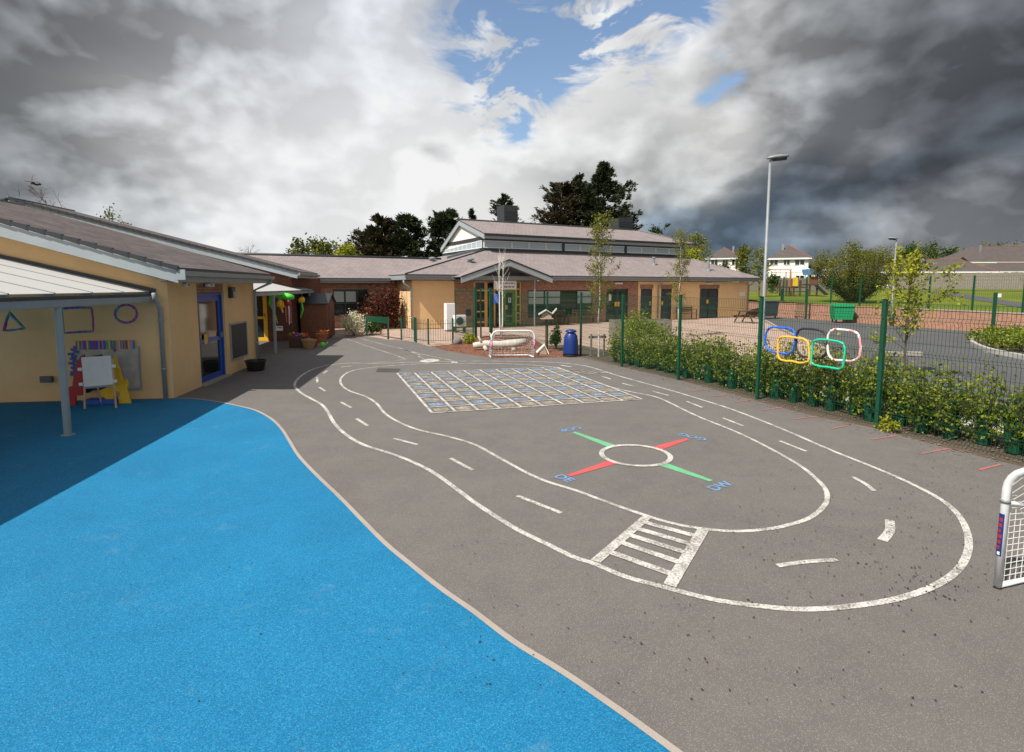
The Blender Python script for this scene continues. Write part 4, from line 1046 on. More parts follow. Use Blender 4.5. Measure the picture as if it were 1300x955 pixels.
# lower roof
ZD = 2.92; SD = .348
zt = ZD+SD*4.8
roof_slab([(-.5, -.5, ZD), (UE+.5, -.5, ZD), (24.2, 4.3, zt), (6.2, 4.3, zt)], .05, 'tile_x', H_)
roof_slab([(-.5, -.5, ZD), (6.2, 4.3, zt), (6.2, 11.8, zt), (-.5, 16.6, ZD)], .05, 'tile_x', H_)
roof_slab([(UE+.5, -.5, ZD), (24.2, 4.3, zt), (24.2, 11.8, zt), (UE+.5, 16.6, ZD)], .05, 'tile_x', H_)
roof_slab([(-.5, 16.6, ZD), (UE+.5, 16.6, ZD), (24.2, 11.8, zt), (6.2, 11.8, zt)], .05, 'tile_x', H_)
mb = MB(); mb.tube([(-.5, -.5, ZD+.01), (6.2, 4.3, zt+.02)], .05, 6); mb.build('hip_tiles', M['dark_trim'], H_)
mb = MB(); mb.tube([(UE+.5, -.5, ZD+.01), (24.2, 4.3, zt+.02)], .04, 6); mb.build('hip_tiles', M['tile_x'], H_)
mb = MB(); mb.beam((2.9, 2.35, ZD+SD*2.85+.06), (6.2, 4.75, zt+.14), .05, .14); mb.build('flashing', M['barge'], H_)
mb = MB(); mb.box(-.49, UE+.49, -.49, -.46, ZD-.29, ZD-.06); mb.box(-.49, -.46, -.46, 16.4, ZD-.29, ZD-.06); mb.box(UE+.46, UE+.49, -.46, 16.4, ZD-.29, ZD-.06); mb.build('fascia', M['grey_metal'], H_)
mb = MB(); mb.box(-.45, UE+.45, -.45, -.002, ZD-.29, ZD-.275); mb.box(-.45, -.002, 0, 16.3, ZD-.29, ZD-.275); mb.box(UE+.002, UE+.45, 0, 16.3, ZD-.29, ZD-.275); mb.build('soffit', M['soffit'], H_)
mb = MB()
for a, b in ((-.55, 2.0), (7.95, UE+.6)):
    mb.prism([(a, -.49, ZD-.18), (a, -.60, ZD-.16), (a, -.62, ZD-.06), (a, -.49, ZD-.06)], (b-a, 0, 0))
mb.build('gutter', M['galv'], H_)
# clerestory
z0c = zt-.12; z1c = 5.42
mb = MB(); mb.box(6.2, 24.2, 4.35, 11.8, z0c, z0c+.30); mb.box(6.2, 24.2, 4.35, 11.8, z1c-.14, z1c+.1)
mb.build('clerestory_wall', M['charcoal'], H_)
mul = [UX(p, 4.3, 312) for p in (625, 650, 672, 693.5, 715.5, 737, 756, 775, 794.7, 814.8, 833, 850, 868)]
mul[0] = 6.25
for k in range(12):
    a, b = mul[k], mul[k+1]
    fz0, fz1 = z0c+.31, z1c-.15
    f = MB(); t_ = .05
    f.box(a+.01, a+.01+t_, 4.32, 4.42, fz0, fz1); f.box(b-.01-t_, b-.01, 4.32, 4.42, fz0, fz1); f.box(a+.01+t_, b-.01-t_, 4.32, 4.42, fz0, fz0+t_); f.box(a+.01+t_, b-.01-t_, 4.32, 4.42, fz1-t_, fz1)
    fo = f.build('clerestory_window', M['white'], H_)
    g = MB(); g.box(a+.02, b-.02, 4.36, 4.39, fz0+.01, fz1-.01); g.build('pane', M['glass_sky'], fo)
for u_ in (mul[4], mul[8]):
    mb = MB(); mb.box(u_-.1, u_+.1, 4.30, 4.345, z0c+.3, z1c-.14); mb.build('post', M['charcoal'], H_)
# clerestory side glazing facing left
for k in range(9):
    w0 = 4.5+k*.8; h = max(.1, .55-k*.035)
    f = MB(); f.box(6.16, 6.22, w0, w0+.05, z0c+.31, z1c-.15-k*.03); f.box(6.16, 6.22, w0+.05, w0+.8, z0c+.31, z0c+.36); f.box(6.16, 6.22, w0+.05, w0+.8, z1c-.2-k*.03, z1c-.15-k*.03); fo = f.build('clerestory_window', M['white'], H_)
    g = MB(); g.box(6.18, 6.20, w0+.05, w0+.8, z0c+.36, z1c-.2-k*.03); g.build('pane', M['glass_sky'], fo)
# upper roof
e0, er, eb = 3.8, 8.0, 11.7; zu, zrr, zub = 5.68, 6.95, 5.25; uL, uR = 6.02, 24.6; ur = 22.3
roof_slab([(uL, e0, zu), (uR, e0, zu), (ur, er, zrr), (uL, er, zrr)], .06, 'tile_x', H_)
roof_slab([(uL, er, zrr), (ur, er, zrr), (uR, eb, zub), (uL, eb, zub)], .06, 'tile_x', H_)
roof_slab([(uR, e0, zu), (uR, eb, zub), (ur, er, zrr)], .06, 'tile_x', H_)
mb = MB(); mb.box(uL+.05, uR-.02, e0+.01, e0+.05, zu-.33, zu-.06); mb.box(uR-.06, uR-.02, e0+.05, eb, zu-.33, zu-.1); mb.build('fascia', M['grey_metal'], H_)
mb = MB(); mb.prism([(uL, e0-.02, zu-.18), (uL, e0-.12, zu-.16), (uL, e0-.13, zu-.05), (uL, e0-.02, zu-.05)], (uR-uL, 0, 0)); mb.build('gutter', M['charcoal'], H_)
mb = MB(); mb.box(uL+.3, uR-.4, e0+.05, 4.35, zu-.33, zu-.31); mb.build('soffit', M['soffit'], H_)
for a, b in (((e0, zu), (er, zrr)), ((er, zrr), (eb, zub))):
    mb = MB(); mb.prism([(uL+.01, a[0], a[1]-.38), (uL+.01, a[0], a[1]-.06), (uL+.01, b[0], b[1]-.06), (uL+.01, b[0], b[1]-.38)], (.05, 0, 0)); mb.build('barge_board', M['barge'], H_)
mb = MB(); mb.prism([(6.24, 4.35, z1c-.1), (6.24, 4.35, zu-.2), (6.24, er, zrr-.12), (6.24, 11.5, zub-.1), (6.24, 11.5, z1c-.45)], (.06, 0, 0)); mb.build('gable_panel', M['white_render'], H_)
mb = MB(); mb.box(6.30, 24.15, 4.42, 11.6, z0c, z1c+.05); mb.build('core_wall', M['charcoal'], H_)
mb = MB(); mb.tube([(uL, er, zrr+.02), (ur, er, zrr+.02), (uR, e0, zu+.02)], .08, 6); mb.build('ridge_tiles', M['dark_trim'], H_)
# roof vents
for px, py0, py1, w_, wd in ((644, 262, 287, 8.9, 1.15), (788.5, 275, 292, 8.9, 1.5)):
    p = HIT(px, py1, O+Wv*w_, Wv); q = HIT(px, py0, O+Wv*w_, Wv); l = local(H_, p)
    mb = MB(); t = q.z
    mb.prism([(l.x-wd/2, w_-.6, 6.5), (l.x+wd/2, w_-.6, 6.5), (l.x+wd/2, w_-.6, t), (l.x-wd/2, w_-.6, t-(.0 if px < 700 else .25))], (0, 1.2, 0))
    for k in range(6): mb.box(l.x-wd/2+.05, l.x+wd/2-.05, w_-.62, w_-.6, 6.95+k*.17, 7.02+k*.17) if 7.02+k*.17 < t-.3 else None
    mb.build('roof_ventilator', M['charcoal'], H_)
Nf = (Uv.cross(Wv*4.8+Vector((0, 0, zt-ZD)))).normalized(); Pf = H_.matrix_world @ Vector((0, -.5, ZD))
for px, py, h in ((830, 336, .55), (899, 343.5, .95)):
    p = HIT(px, py, Pf, Nf); l = local(H_, p)
    mb = MB(); mb.lathe([(.22, -.06), (.20, .06), (.09, .10), (.09, h*.8), (.13, h*.8), (.13, h)], 14, l); mb.build('flue', M['galv'], H_, smooth=False)
for px, py in ((597, 333),):
    p = HIT(px, py, Pf, Nf); l = local(H_, p)
    mb = MB(); mb.lathe([(.12, -.06), (.12, .12), (.24, .14), (.24, .20), (.1, .26)], 14, l); mb.build('roof_cowl', M['galv'], H_)
Nc = (Uv.cross(Wv*3.7+Vector((0, 0, zr-ZC)))).normalized(); Pc = Cb.matrix_world @ Vector((0, 2.3, ZC))
for px, py in ((549, 331.5),):
    p = HIT(px, py, Pc, Nc); l = local(Cb, p)
    mb = MB(); mb.lathe([(.12, -.06), (.12, .12), (.24, .14), (.24, .20), (.1, .26)], 14, l); mb.build('roof_cowl', M['galv'], Cb)
# porch gable
pl, pr, pm = 2.15, 7.8, 5.0; zp, zpe = 3.74, 2.80; wf = -1.6; wb = 2.6
def pz(u): return zp-(zp-zpe)*abs(u-pm)/((pr-pl)/2)
roof_slab([(pl, wf, pz(pl)), (pm, wf, zp), (pm, wb, zp), (pl, wb-1.5, pz(pl))], .05, 'tile_porch', H_, 'porch_roof')
roof_slab([(pr, wf, pz(pr)), (pm, wf, zp), (pm, wb, zp), (pr, wb-1.5, pz(pr))], .05, 'tile_porch', H_, 'porch_roof')
for a, b in ((pl, pm), (pm, pr)):
    mb = MB(); mb.prism([(a, wf-.02, pz(a)-.34), (a, wf-.02, pz(a)-.055), (b, wf-.02, pz(b)-.055), (b, wf-.02, pz(b)-.34)], (0, .04, 0)); mb.build('barge_board', M['barge'], H_)
    mb = MB(); mb.prism([(a, wf-.045, pz(a)-.03), (a, wf-.045, pz(a)+.03), (b, wf-.045, pz(b)+.03), (b, wf-.045, pz(b)-.03)], (0, .06, 0)); mb.build('verge_tiles', M['dark_trim'], H_)
mb = MB(); mb.prism([(pl+.2, -.25, 2.55), (pr-.2, -.25, 2.55), (pr-.2, -.25, pz(pr-.2)-.12), (pm, -.25, zp-.12), (pl+.2, -.25, pz(pl+.2)-.12)], (0, .2, 0))
mb.build('porch_gable', M['soffit'], H_)
mb = MB(); mb.prism([(pl+.1, wf+.03, pz(pl+.1)-.2), (pm, wf+.03, zp-.2), (pm, wf+.03, zp-.18), (pl+.1, wf+.03, pz(pl+.1)-.18)], (0, 1.35, 0)); mb.prism([(pr-.1, wf+.03, pz(pr-.1)-.2), (pm, wf+.03, zp-.2), (pm, wf+.03, zp-.18), (pr-.1, wf+.03, pz(pr-.1)-.18)], (0, 1.35, 0)); mb.build('porch_ceiling', M['soffit'], H_)
up_ = UX(678.7, -1.4); mb = MB(); mb.tube([(up_, -1.4, 0), (up_, -1.4, pz(up_)-.25)], .045, 12); mb.build('porch_post', M['galv'], H_)
# entrance screen
e0_, e1_ = ent[0], ent[1]
scr = MB()
xs = [UX(p) for p in (603, 617.5, 628.3, 655.8, 661.2)]
for k, x in enumerate(xs):
    hw = (.05, .09, .05, .05, .06)[k]; scr.box(x-hw, x+hw, .04, .12, 0, 2.58)
def trs(a, b, zs):
    for z in zs: scr.box(a+.06, b-.06, .045, .115, z-.04, z+.04)
trs(xs[0], xs[1], (.25, .85, 1.48, 2.05, 2.54)); trs(xs[1], xs[2], (2.05, 2.54)); trs(xs[2], xs[3], (2.06, 2.54)); trs(xs[3], xs[4], (.25, .72, 1.2, 1.68, 2.12, 2.54))
so = scr.build('entrance_screen', M['tan_frame'], H_)
mb = MB(); mb.box(e0_, e1_, .08, .095, 0, 2.58); mb.build('pane', M['glass'], so)
add_door(H_, 'x', UX(629.5), UX(639), .06, 'green_paint', mid=.9, handle=False, fw_=.06)
dg_ = add_door(H_, 'x', UX(639), UX(655), .055, 'lime_paint', mid=.55, fw_=.13); tag(dg_, 'lime green glazed entrance door')
mb = MB(); x = UX(645.8); mb.box(x-.02, x+.16, .02, .035, 1.33, 1.62); mb.build('notice', M['white'], dg_)
mb = MB(); x = UX(647); mb.box(x-.03, x+.03, .012, .019, 1.4, 1.58); mb.build('notice', M['blue'], dg_)
mb = MB(); x = UX(643); mb.box(x-.10, x+.08, .02, .035, .95, 1.2); mb.build('notice', M['tan_frame'], dg_)
x0_, x1_ = UX(627, -.3), UX(655.5, -.3)
mb = MB(); mb.box(x0_, x1_, -.31, -.28, 2.10, 2.60); sgn = mb.build('name_board', M['white'], H_)
mb = MB(); rg = np.random.default_rng(11); ww = x1_-x0_
for zc, hh in ((2.46, .07), (2.25, .08)):
    x = x0_+ww*.22
    while x < x1_-.16:
        L = rg.uniform(.10, .24); mb.box(x, min(x+L, x1_-.12), -.314, -.311, zc-hh/2, zc+hh/2); x += L+.05
mb.build('faded_lettering', plain('faded_sign_ink', (.16, .15, .20), .6), sgn)
#PART4
# ------------------------------------------------------------------ green mesh fence along the playground
def fence_panel(mb, a, b, h, z0=.05, pitch=.05, wire=.0034, gauge=None, folds=4):
    d = (b-a); L = d.length; d.normalize(); n = Vector((-d.y, d.x, 0)); k = 0
    zs = [z0+h*i/36 for i in range(37)]
    fz = [z0+h*(i+.5)/folds for i in range(folds)]
    def off(z):
        o = 0
        for f in fz: o = max(o, .035*(1-abs(z-f)/.06))
        return max(o, 0)
    prof = sorted(set([z0, z0+h]+[max(z0, min(z0+h, f+q)) for f in fz for q in (-.06, 0, .06)]))
    n_ = int(L/pitch)
    for k in range(1, n_):
        p = a+d*(L*k/n_)
        mb.tube([p+n*off(z)+Vector((0, 0, z)) for z in prof], wire, 3, caps=False)
    for z in [z0+h*i/10 for i in range(11)]+fz:
        mb.tube([a+n*off(z)+Vector((0, 0, z)), b+n*off(z)+Vector((0, 0, z))], wire, 3, caps=False)
fpost = [Vector((7.32, 5.28, 0)), G(1113, 543.5), G(961.3, 506.5), G(861, 482.3), G(789.4, 465.2), G(737, 451.5), G(694.5, 443), G(637, 430)]
fence = thing('mesh_fence', 'long dark green wire mesh fence between the playground and the hedge', 'fence')
def post(parent, p, h=2.08, w=.06, name='post'):
    mb = MB(); mb.beam(p+Vector((0, 0, -.02)), p+Vector((0, 0, h)), w, w, upv=FD)
    o = mb.build(name, M['green_paint'], parent, bevel=.004)
    c = MB(); c.beam(p+Vector((0, 0, h+.001)), p+Vector((0, 0, h+.012)), w+.01, w+.01, upv=FD); c.build('cap', M['black'], o)
for p in fpost: post(fence, p)
for a, b in zip(fpost, fpost[1:]):
    mb = MB(); fence_panel(mb, a, b, 1.98); mb.build('mesh_panel', M['green_paint'], fence)
# clamps on the nearest posts
# five taped hoops tied to the fence
fa, fb = fpost[2], fpost[1]; fd = (fb-fa).normalized(); fn = Vector((fd.y, -fd.x, 0))
if fn.y > 0: fn = -fn
def hoop(cx, cy, w_, h_, mat, label, off, seed):
    rg = np.random.default_rng(seed)
    c = HIT(cx, cy, fa+fn*off, fn)
    l = HIT(cx-w_/2, cy, fa+fn*off, fn); r_ = HIT(cx+w_/2, cy, fa+fn*off, fn); t = HIT(cx, cy-h_/2, fa+fn*off, fn); b_ = HIT(cx, cy+h_/2, fa+fn*off, fn)
    hx, hz = (r_-l).length/2, (t.z-b_.z)/2
    root = thing('taped_hoop', label, 'hoop', c, math.atan2(fd.y, fd.x), 'hoops tied to the mesh fence')
    pts = []; N = 40; rr_ = []
    for k in range(N):
        a = 2*math.pi*k/N; ca, sa = math.cos(a), math.sin(a); e = .52
        x = hx*math.copysign(abs(ca)**e, ca)*(1+rg.normal(0, .012)); z = hz*math.copysign(abs(sa)**e, sa)*(1+rg.normal(0, .02))
        x += .04*hx*math.sin(3*a+seed); z += .05*hz*math.sin(2*a+seed)
        pts.append((x, rg.normal(0, .004), z)); rr_.append(.0195+rg.uniform(-.002, .003))
    mb = MB(); mb.tube(pts, rr_, 7, closed=True); o = mb.build('ring', M[mat], root, smooth=True)
    for k in (5, 15, 26, 35):
        x, y, z = pts[k]; mb = MB(); mb.tube([(x-.012, -.028, z), (x+.012, -.028, z), (x+.012, .03, z), (x-.012, .03, z)], .004, 4, closed=True)
        mb.build('cable_tie', M['black'], root)
hoop(990, 431.5, 36, 33, 'hoop_blue', 'blue taped hoop on the mesh fence, leftmost of the five', .03, 1)
hoop(1030, 435.5, 38, 36, 'hoop_black', 'black taped hoop on the mesh fence, middle of the upper row', .03, 2)
hoop(1071, 438.5, 41, 39, 'candy', 'red and white taped hoop on the mesh fence, nearest the big post', .03, 3)
hoop(1007, 444.5, 41, 31, 'hoop_yellow', 'yellow taped hoop on the mesh fence, overlapping the blue one', .075, 4)
hoop(1050.5, 450, 43, 35, 'hoop_green', 'green taped hoop on the mesh fence, overlapping the black and red ones', .075, 5)

# ------------------------------------------------------------------ hedge plants in green tree guards
protos = []
for v in range(5):
    rg = np.random.default_rng(40+v); root = thing('hedge_plant', 'leafy young hedge plant in a green tree guard behind the mesh fence', 'hedge plant', (0, 0, 0), 0, 'young hedge behind the mesh fence')
    hgt = 1.0; mb = MB(); pts = []
    for k in range(15):
        a = rg.uniform(0, 6.28); le = rg.uniform(.05, .36); top = rg.uniform(.55, 1.05)*hgt; p = [Vector((0, 0, 0)), Vector((.3*le*math.cos(a), .3*le*math.sin(a), .35*top)), Vector((le*math.cos(a), le*math.sin(a), top))]
        mb.tube(p, [.010, .007, .003], 4, caps=False)
        for t in np.linspace(.15, 1, 10):
            q = p[1].lerp(p[2], t); pts.append((q.x, q.y, q.z))
        for t in np.linspace(.3, 1, 3):
            q = p[0].lerp(p[1], t)+Vector((math.cos(a), math.sin(a), 0))*.12; pts.append((q.x, q.y, q.z+.12))
    mb.build('stem', M['bark'], root)
    v_, f_ = leaves(720, pts, .042, .065, rg, .3); mb = MB(); mb.add(v_, f_); mb.build('foliage', M['leaf_hedge'], root)
    mb = MB(); n = 10; w_ = .10
    mb.tube([(0, 0, 0), (.01, 0, .42)], [w_*.8, w_], 9, caps=False); g = mb.build('tree_guard', M['green_paint'], root)
    so_ = g.modifiers.new('s', 'SOLIDIFY'); so_.thickness = .004
    protos.append(root)
rg = np.random.default_rng(8); first = [True]*5; n_h = 0
spots = []
s = -.6
while s < 11.6:
    spots.append((s, .50+rg.normal(0, .04))); spots.append((s+.21, .92+rg.normal(0, .05))); s += .40
for i, (s, o_) in enumerate(spots):
    v = i % 5; o = protos[v] if first[v] else copy_tree(protos[v]); first[v] = False
    o.location = Fp(s, o_); o.rotation_euler = (0, 0, rg.uniform(0, 6.28)); k = rg.uniform(.72, 1.18)*(1.0 if s > 0 else .8); kx = rg.uniform(.85, 1.25); o.scale = (kx, kx, k)

# ------------------------------------------------------------------ football goals
def goal(pa, pb, back, label, h=.90, extra=False):
    """pa, pb = the two front feet; back = horizontal offset of the rear feet"""
    d = (pb-pa); L = d.length; d.normalize(); root = thing('football_goal', label, 'goal', (0, 0, 0), 0, 'small football goals')
    c = .20; Z = Vector((0, 0, 1)); r = .027
    path = [pa+Z*.03, pa+Z*(h-c)]+[pa+d*(c-c*math.cos(t))+Z*(h-c+c*math.sin(t)) for t in [math.pi/2*k/6 for k in range(1, 7)]]
    path += [pb-d*c+d*c*math.sin(t)+Z*(h-c+c*math.cos(t)) for t in [math.pi/2*k/6 for k in range(0, 6)]]+[pb+Z*(h-c), pb+Z*.03]
    mb = MB(); mb.tube(path, r, 12); mb.build('front_frame', M['white_metal'], root, smooth=True)
    ra_, rb_ = pa+back+d*.04, pb+back-d*.04
    mb = MB(); mb.tube([pa+Z*.03, ra_+Z*.03, rb_+Z*.03, pb+Z*.03], .02, 10); mb.build('base_frame', M['white_metal'], root, smooth=True)
    zt_ = h-.30
    for f, g in ((pa, ra_), (pb, rb_)):
        mb = MB(); mb.tube([f+Z*zt_, f.lerp(g, .45)+Z*zt_*.93, g+Z*.03], .014, 8); mb.build('side_brace', M['white_metal'], root, smooth=True)
        mb = MB(); mb.tube([f+Z*(h-.30), f+Z*(h-.275)], .034, 12); mb.build('joint_collar', M['galv'], root, smooth=True)
    for k, f in enumerate((pa, pb)):
        if not extra: mb = MB(); mb.tube([f+Z*.30, f+Z*.56], .0285, 12); mb.build('sticker', M['pink'], root, smooth=True)
        else:
            # a narrow printed strip wrapped over the outer side of the post
            def strip(z0, z1, a0, a1, rr, nm, mt):
                vs = []; m_ = 6
                for z in (z0, z1):
                    for i in range(m_+1):
                        t = rad(a0+(a1-a0)*i/m_); vs.append(f+Vector((math.cos(t)*rr, math.sin(t)*rr, z)))
                q_ = MB(); q_.add(vs, [(i, i+1, i+m_+2, i+m_+1) for i in range(m_)]); return q_.build(nm, M[mt], root)
            sk_ = strip(.27, .60, 150, 235, .0284, 'sticker', 'navy')
            for zz in range(6): strip(.325+zz*.043, .325+zz*.043+.028, 168+(zz % 2)*6, 205+(zz % 3)*6, .0290, 'sticker_print', 'red')
            strip(.28, .305, 180, 215, .0290, 'sticker_print', 'white')
    # net: back sheet from the bar to the rear foot rail, and the two sides
    mb = MB(); nz, nx = (17, 24) if extra else (9, 12)
    def bp(u, v):     # v 0 at top, 1 at bottom
        top = pa.lerp(pb, u)+Z*h
        if u < .13: top.z = h-c*(1-u/.13)**2
        if u > .87: top.z = h-c*((u-.87)/.13)**2
        bot = ra_.lerp(rb_, u)+Z*.04
        p = top.lerp(bot, v); p += back*.35*math.sin(math.pi*v)*math.sin(math.pi*(.1+.8*u)); p.z -= .04*math.sin(math.pi*u)*math.sin(math.pi*v); return p
    for i in range(nx+1): mb.tube([bp(i/nx, j/8) for j in range(9)], .0032, 4, caps=False)
    for j in range(nz+1): mb.tube([bp(i/10, j/nz) for i in range(11)], .0032, 4, caps=False)
    for f, g in ((pa, ra_), (pb, rb_)):
        nn_ = 16 if extra else 9
        for j in range(1, nn_):
            z = (h-c)*j/nn_; e = f.lerp(g, 1-z/(h*1.05)); mb.tube([f+Z*z, e+Z*z*.98], .0032, 4, caps=False)
        for j in range(1, 9 if extra else 5):
            q = f.lerp(g, j/(9 if extra else 5)); mb.tube([q+Z*.03, q+Z*(h-c)*(1-j/(9.4 if extra else 5.2))], .0032, 4, caps=False)
    mb.build('net', M['net'], root)
    return root
M['pink'] = plain('pink_sticker', (.62, .16, .30), .5)
ga, gb = G(624.3, 455.3), G(678.5, 454.6)
goal(ga, gb, G(618.6, 452.6)-ga, 'small white tube football goal with pink stickers in front of the bark bed', .88)
na = G(1266, 748); nd = Vector((.34, -.94, 0)).normalized()
goal(na, na+nd*1.4, Vector((nd.y*-.55, nd.x*.55, 0)), 'white football goal close by at the right edge with red and blue stickers', .985, True)

# ------------------------------------------------------------------ litter bin
b = thing('litter_bin', 'round dark blue litter bin with black base beside the bark bed', 'bin', G(724.5, 452.3))
mb = MB(); mb.lathe([(.245, .075), (.25, .12), (.235, .5), (.215, .66), (.17, .74), (.165, .755)], 24); mb.build('body', M['navy'], b, smooth=True)
mb = MB(); mb.lathe([(.26, 0), (.265, .04), (.26, .07), (.22, .074)], 24); mb.build('base', M['black'], b)
mb = MB(); mb.lathe([(.12, .74), (.12, .79)], 16); mb.build('neck', M['black'], b)
mb = MB(); mb.lathe([(.17, .79), (.185, .80), (.18, .84), (.10, .885), (.02, .89)], 24); mb.build('lid', M['navy'], b, smooth=True)

# ------------------------------------------------------------------ street lamps
def lamp(foot, top_y, px_top, label, dirx=1, r=.046):
    root = thing('street_lamp', label, 'street lamp', foot, 0, 'lamp posts')
    h = AT(px_top, top_y, foot.y).z-foot.z
    mb = MB(); mb.tube([(0, 0, 0), (0, 0, 1.2), (0, 0, 1.25), (0, 0, h)], [r*1.35, r*1.35, r, r*.72], 14); mb.build('column', M['galv'], root, smooth=True)
    mb = MB(); mb.box(-.04, .04, -r*1.35-.006, -r*1.3, .5, .95); mb.build('access_door', M['grey_metal'], root)
    mb = MB(); mb.tube([(0, 0, h-.02), (0, 0, h+.05), (.10*dirx, 0, h+.10)], .03, 8); mb.build('bracket', M['galv'], root, smooth=True)
    mb = MB(); prof = []
    n = 12; vs = []; fs = []
    xs = [-.10, -.04, .08, .24, .38, .46, .50]; ws = [.03, .09, .13, .14, .12, .08, .02]; hs = [.02, .055, .075, .08, .065, .045, .012]
    for x, w_, hh in zip(xs, ws, hs):
        for k in range(n):
            a = 2*math.pi*k/n; z = math.sin(a); vs.append((x*dirx, w_*math.cos(a), h+.12+x*.10+(hh*z if z > 0 else hh*.35*z)))
    for i in range(len(xs)-1):
        for k in range(n): fs.append((i*n+k, i*n+(k+1) % n, (i+1)*n+(k+1) % n, (i+1)*n+k))
    fs += [tuple(range(n)), tuple((len(xs)-1)*n+k for k in range(n-1, -1, -1))]
    mb.add(vs, fs); mb.build('lamp_head', M['galv'], root, smooth=True)
    mb = MB(); mb.tube([(.08*dirx, 0, h+.105), (.42*dirx, 0, h+.13)], [.07, .06], 10); mb.build('lens', M['dark_door'], root, smooth=True)
    return root
lamp(G(965.5, 470), 207, 976.9, 'tall galvanised lamp post rising from the hedge by the mesh fence')
lamp(Vector((G(1137, 413).x-.3, G(1137, 413).y, 0)), 306, 1141, 'distant slim lamp post standing at the low brick wall', -1, .05)

# ------------------------------------------------------------------ trees near
narrow = lambda t: .35+.9*math.sin(math.pi*min(1, max(0, (t-.15)/.9)))*.6
def birch(loc, top_px, label, seed, n=900, nb=34):
    h = AT(*top_px, loc.y).z
    return make_tree('silver_birch', label, 'tree', loc, h, h*.17, seed, 'leaf_spring', n*2, .042, .06, 'bark_white', .026, 3, .28, nb, 1.5, 4, narrow, None, minr=.0035)
birch(G(760, 453), (752, 282), 'slender silver birch with fresh leaves beside the blue litter bin', 21, 1500)
bl2 = G(861, 428); birch(bl2, (868, 300), 'slender silver birch growing behind the hedge in front of the charcoal doors', 23, 1500)
t3 = thing('bare_birch', 'bare twin stemmed white birch in the bark bed before the porch', 'tree', G(636, 431))
rg = np.random.default_rng(5)
h3 = AT(636, 325, G(636, 431).y).z
mb = MB()
for dx, lean in ((-.02, -.12), (.03, .12)):
    pts = [(dx, 0, 0)]+[(dx+lean*.5*math.sin(t*1.5)+rg.normal(0, .01), rg.normal(0, .01), h3*t) for t in (.2, .4, .6, .8, 1.0)]
    mb.tube(pts, [.035, .032, .027, .02, .013, .005], 8)
    for k in range(16):
        t = rg.uniform(.42, .95); a = rg.uniform(0, 6.28); L = rg.uniform(.25, .6); b_ = Vector((dx+lean*.5*math.sin(t*1.5), 0, h3*t))
        mb.tube([b_, b_+Vector((math.cos(a)*L*.4, math.sin(a)*L*.4, L*.55)), b_+Vector((math.cos(a)*L*.6, math.sin(a)*L*.6, L*1.1))], [.008, .005, .003], 4, caps=False)
mb.build('trunk', M['bark_white'], t3, smooth=True)
def stakes(c, label):
    r = thing('tree_stakes', label, 'stakes', c, ANG)
    for x in (-.22, .22):
        mb = MB(); mb.tube([(x, .05, 0), (x, .05, .72)], .035, 8); mb.build('stake', M['wood_grey'], r)
    mb = MB(); mb.box(-.30, .30, .08, .105, .58, .66); mb.build('crossbar', M['wood_grey'], r)
stakes(G(759, 452), 'two wooden stakes with a crossbar supporting the birch beside the litter bin')
tl = G(1147, 478); hh = AT(1147, 338, tl.y).z
make_tree('young_maple', 'young yellow green tree in leaf behind the hedge, right of the taped hoops', 'tree', tl, hh, .80, 31, 'leaf_yellow', 1700, .062, .07, 'bark', .035, 3, .22, 20, 1.0, 5, lambda t: .55+.6*math.sin(math.pi*t), minr=.004)
make_shrub('shrub', 'wispy green shrub between the birch stakes and the first hedge post', 'shrub', Fp(-.9, .35), .55, 1.05, 50, 'leaf_hedge', 700, .045)
make_shrub('shrub', 'tuft of tall green shoots just left of the litter bin', 'shrub', G(706, 443), .45, 1.0, 51, 'leaf_green', 900, .05)
make_shrub('shrub', 'small bright yellow green shrub in the bark bed by the grey boulder', 'shrub', G(596, 436), .55, .42, 52, 'leaf_yellow', 900, .045)
make_shrub('photinia', 'tall red leaved photinia in front of the brick range windows', 'shrub', G(486, 416.5), 2.1, 2.35, 53, 'leaf_red', 5200, .085)
make_shrub('blossom_shrub', 'cream flowering shrub beside the brown shed', 'shrub', G(450, 426), 1.15, 1.15, 54, 'flower', 3200, .05)
make_shrub('shrub', 'low dark green shrub right of the cream flowering shrub', 'shrub', G(472, 424), .85, .62, 55, 'leaf_green', 1600, .05)
make_shrub('shrub', 'tiny green weed sprouting at the foot of the big fence post', 'weed', G(1127, 548), .34, .26, 56, 'leaf_yellow', 260, .035, stem=False)

# ------------------------------------------------------------------ railings, gate and green posts
def bow_rail(pts, label, group=None):
    r = thing('bow_top_railing', label, 'railing', (0, 0, 0), 0, group)
    for p in pts:
        mb = MB(); mb.beam(p, p+Vector((0, 0, 1.02)), .06, .06, upv=(1, 0, 0)); mb.build('post', M['green_paint'], r)
    for a, b in zip(pts, pts[1:]):
        mb = MB(); d = b-a; L = d.length; d.normalize(); Z = Vector((0, 0, 1))
        mb.beam(a+Z*.14, b+Z*.14, .03, .012); mb.beam(a+Z*.80, b+Z*.80, .03, .012)
        n = max(2, int(L/.11)); n += n % 2
        for k in range(1, n): mb.tube([a+d*(L*k/n)+Z*.10, a+d*(L*k/n)+Z*.90], .007, 5, caps=False)
        for k in range(1, n-1, 2):
            p, q = a+d*(L*k/n)+Z*.90, a+d*(L*(k+1)/n)+Z*.90; m_ = (p+q)/2
            mb.tube([p, p.lerp(m_, .3)+Z*.045, m_+Z*.065, q.lerp(m_, .3)+Z*.045, q], .007, 5, caps=False)
        mb.build('rail_panel', M['green_paint'], r)
bow_rail([G(528.5, 435), G(544, 437.5), G(574.8, 436), G(601, 429)], 'green bow topped railing around the bark bed corner')
bow_rail([G(509.7, 431.8), G(526.5, 433.6)], 'short green bow topped gate panel beside the red photinia')
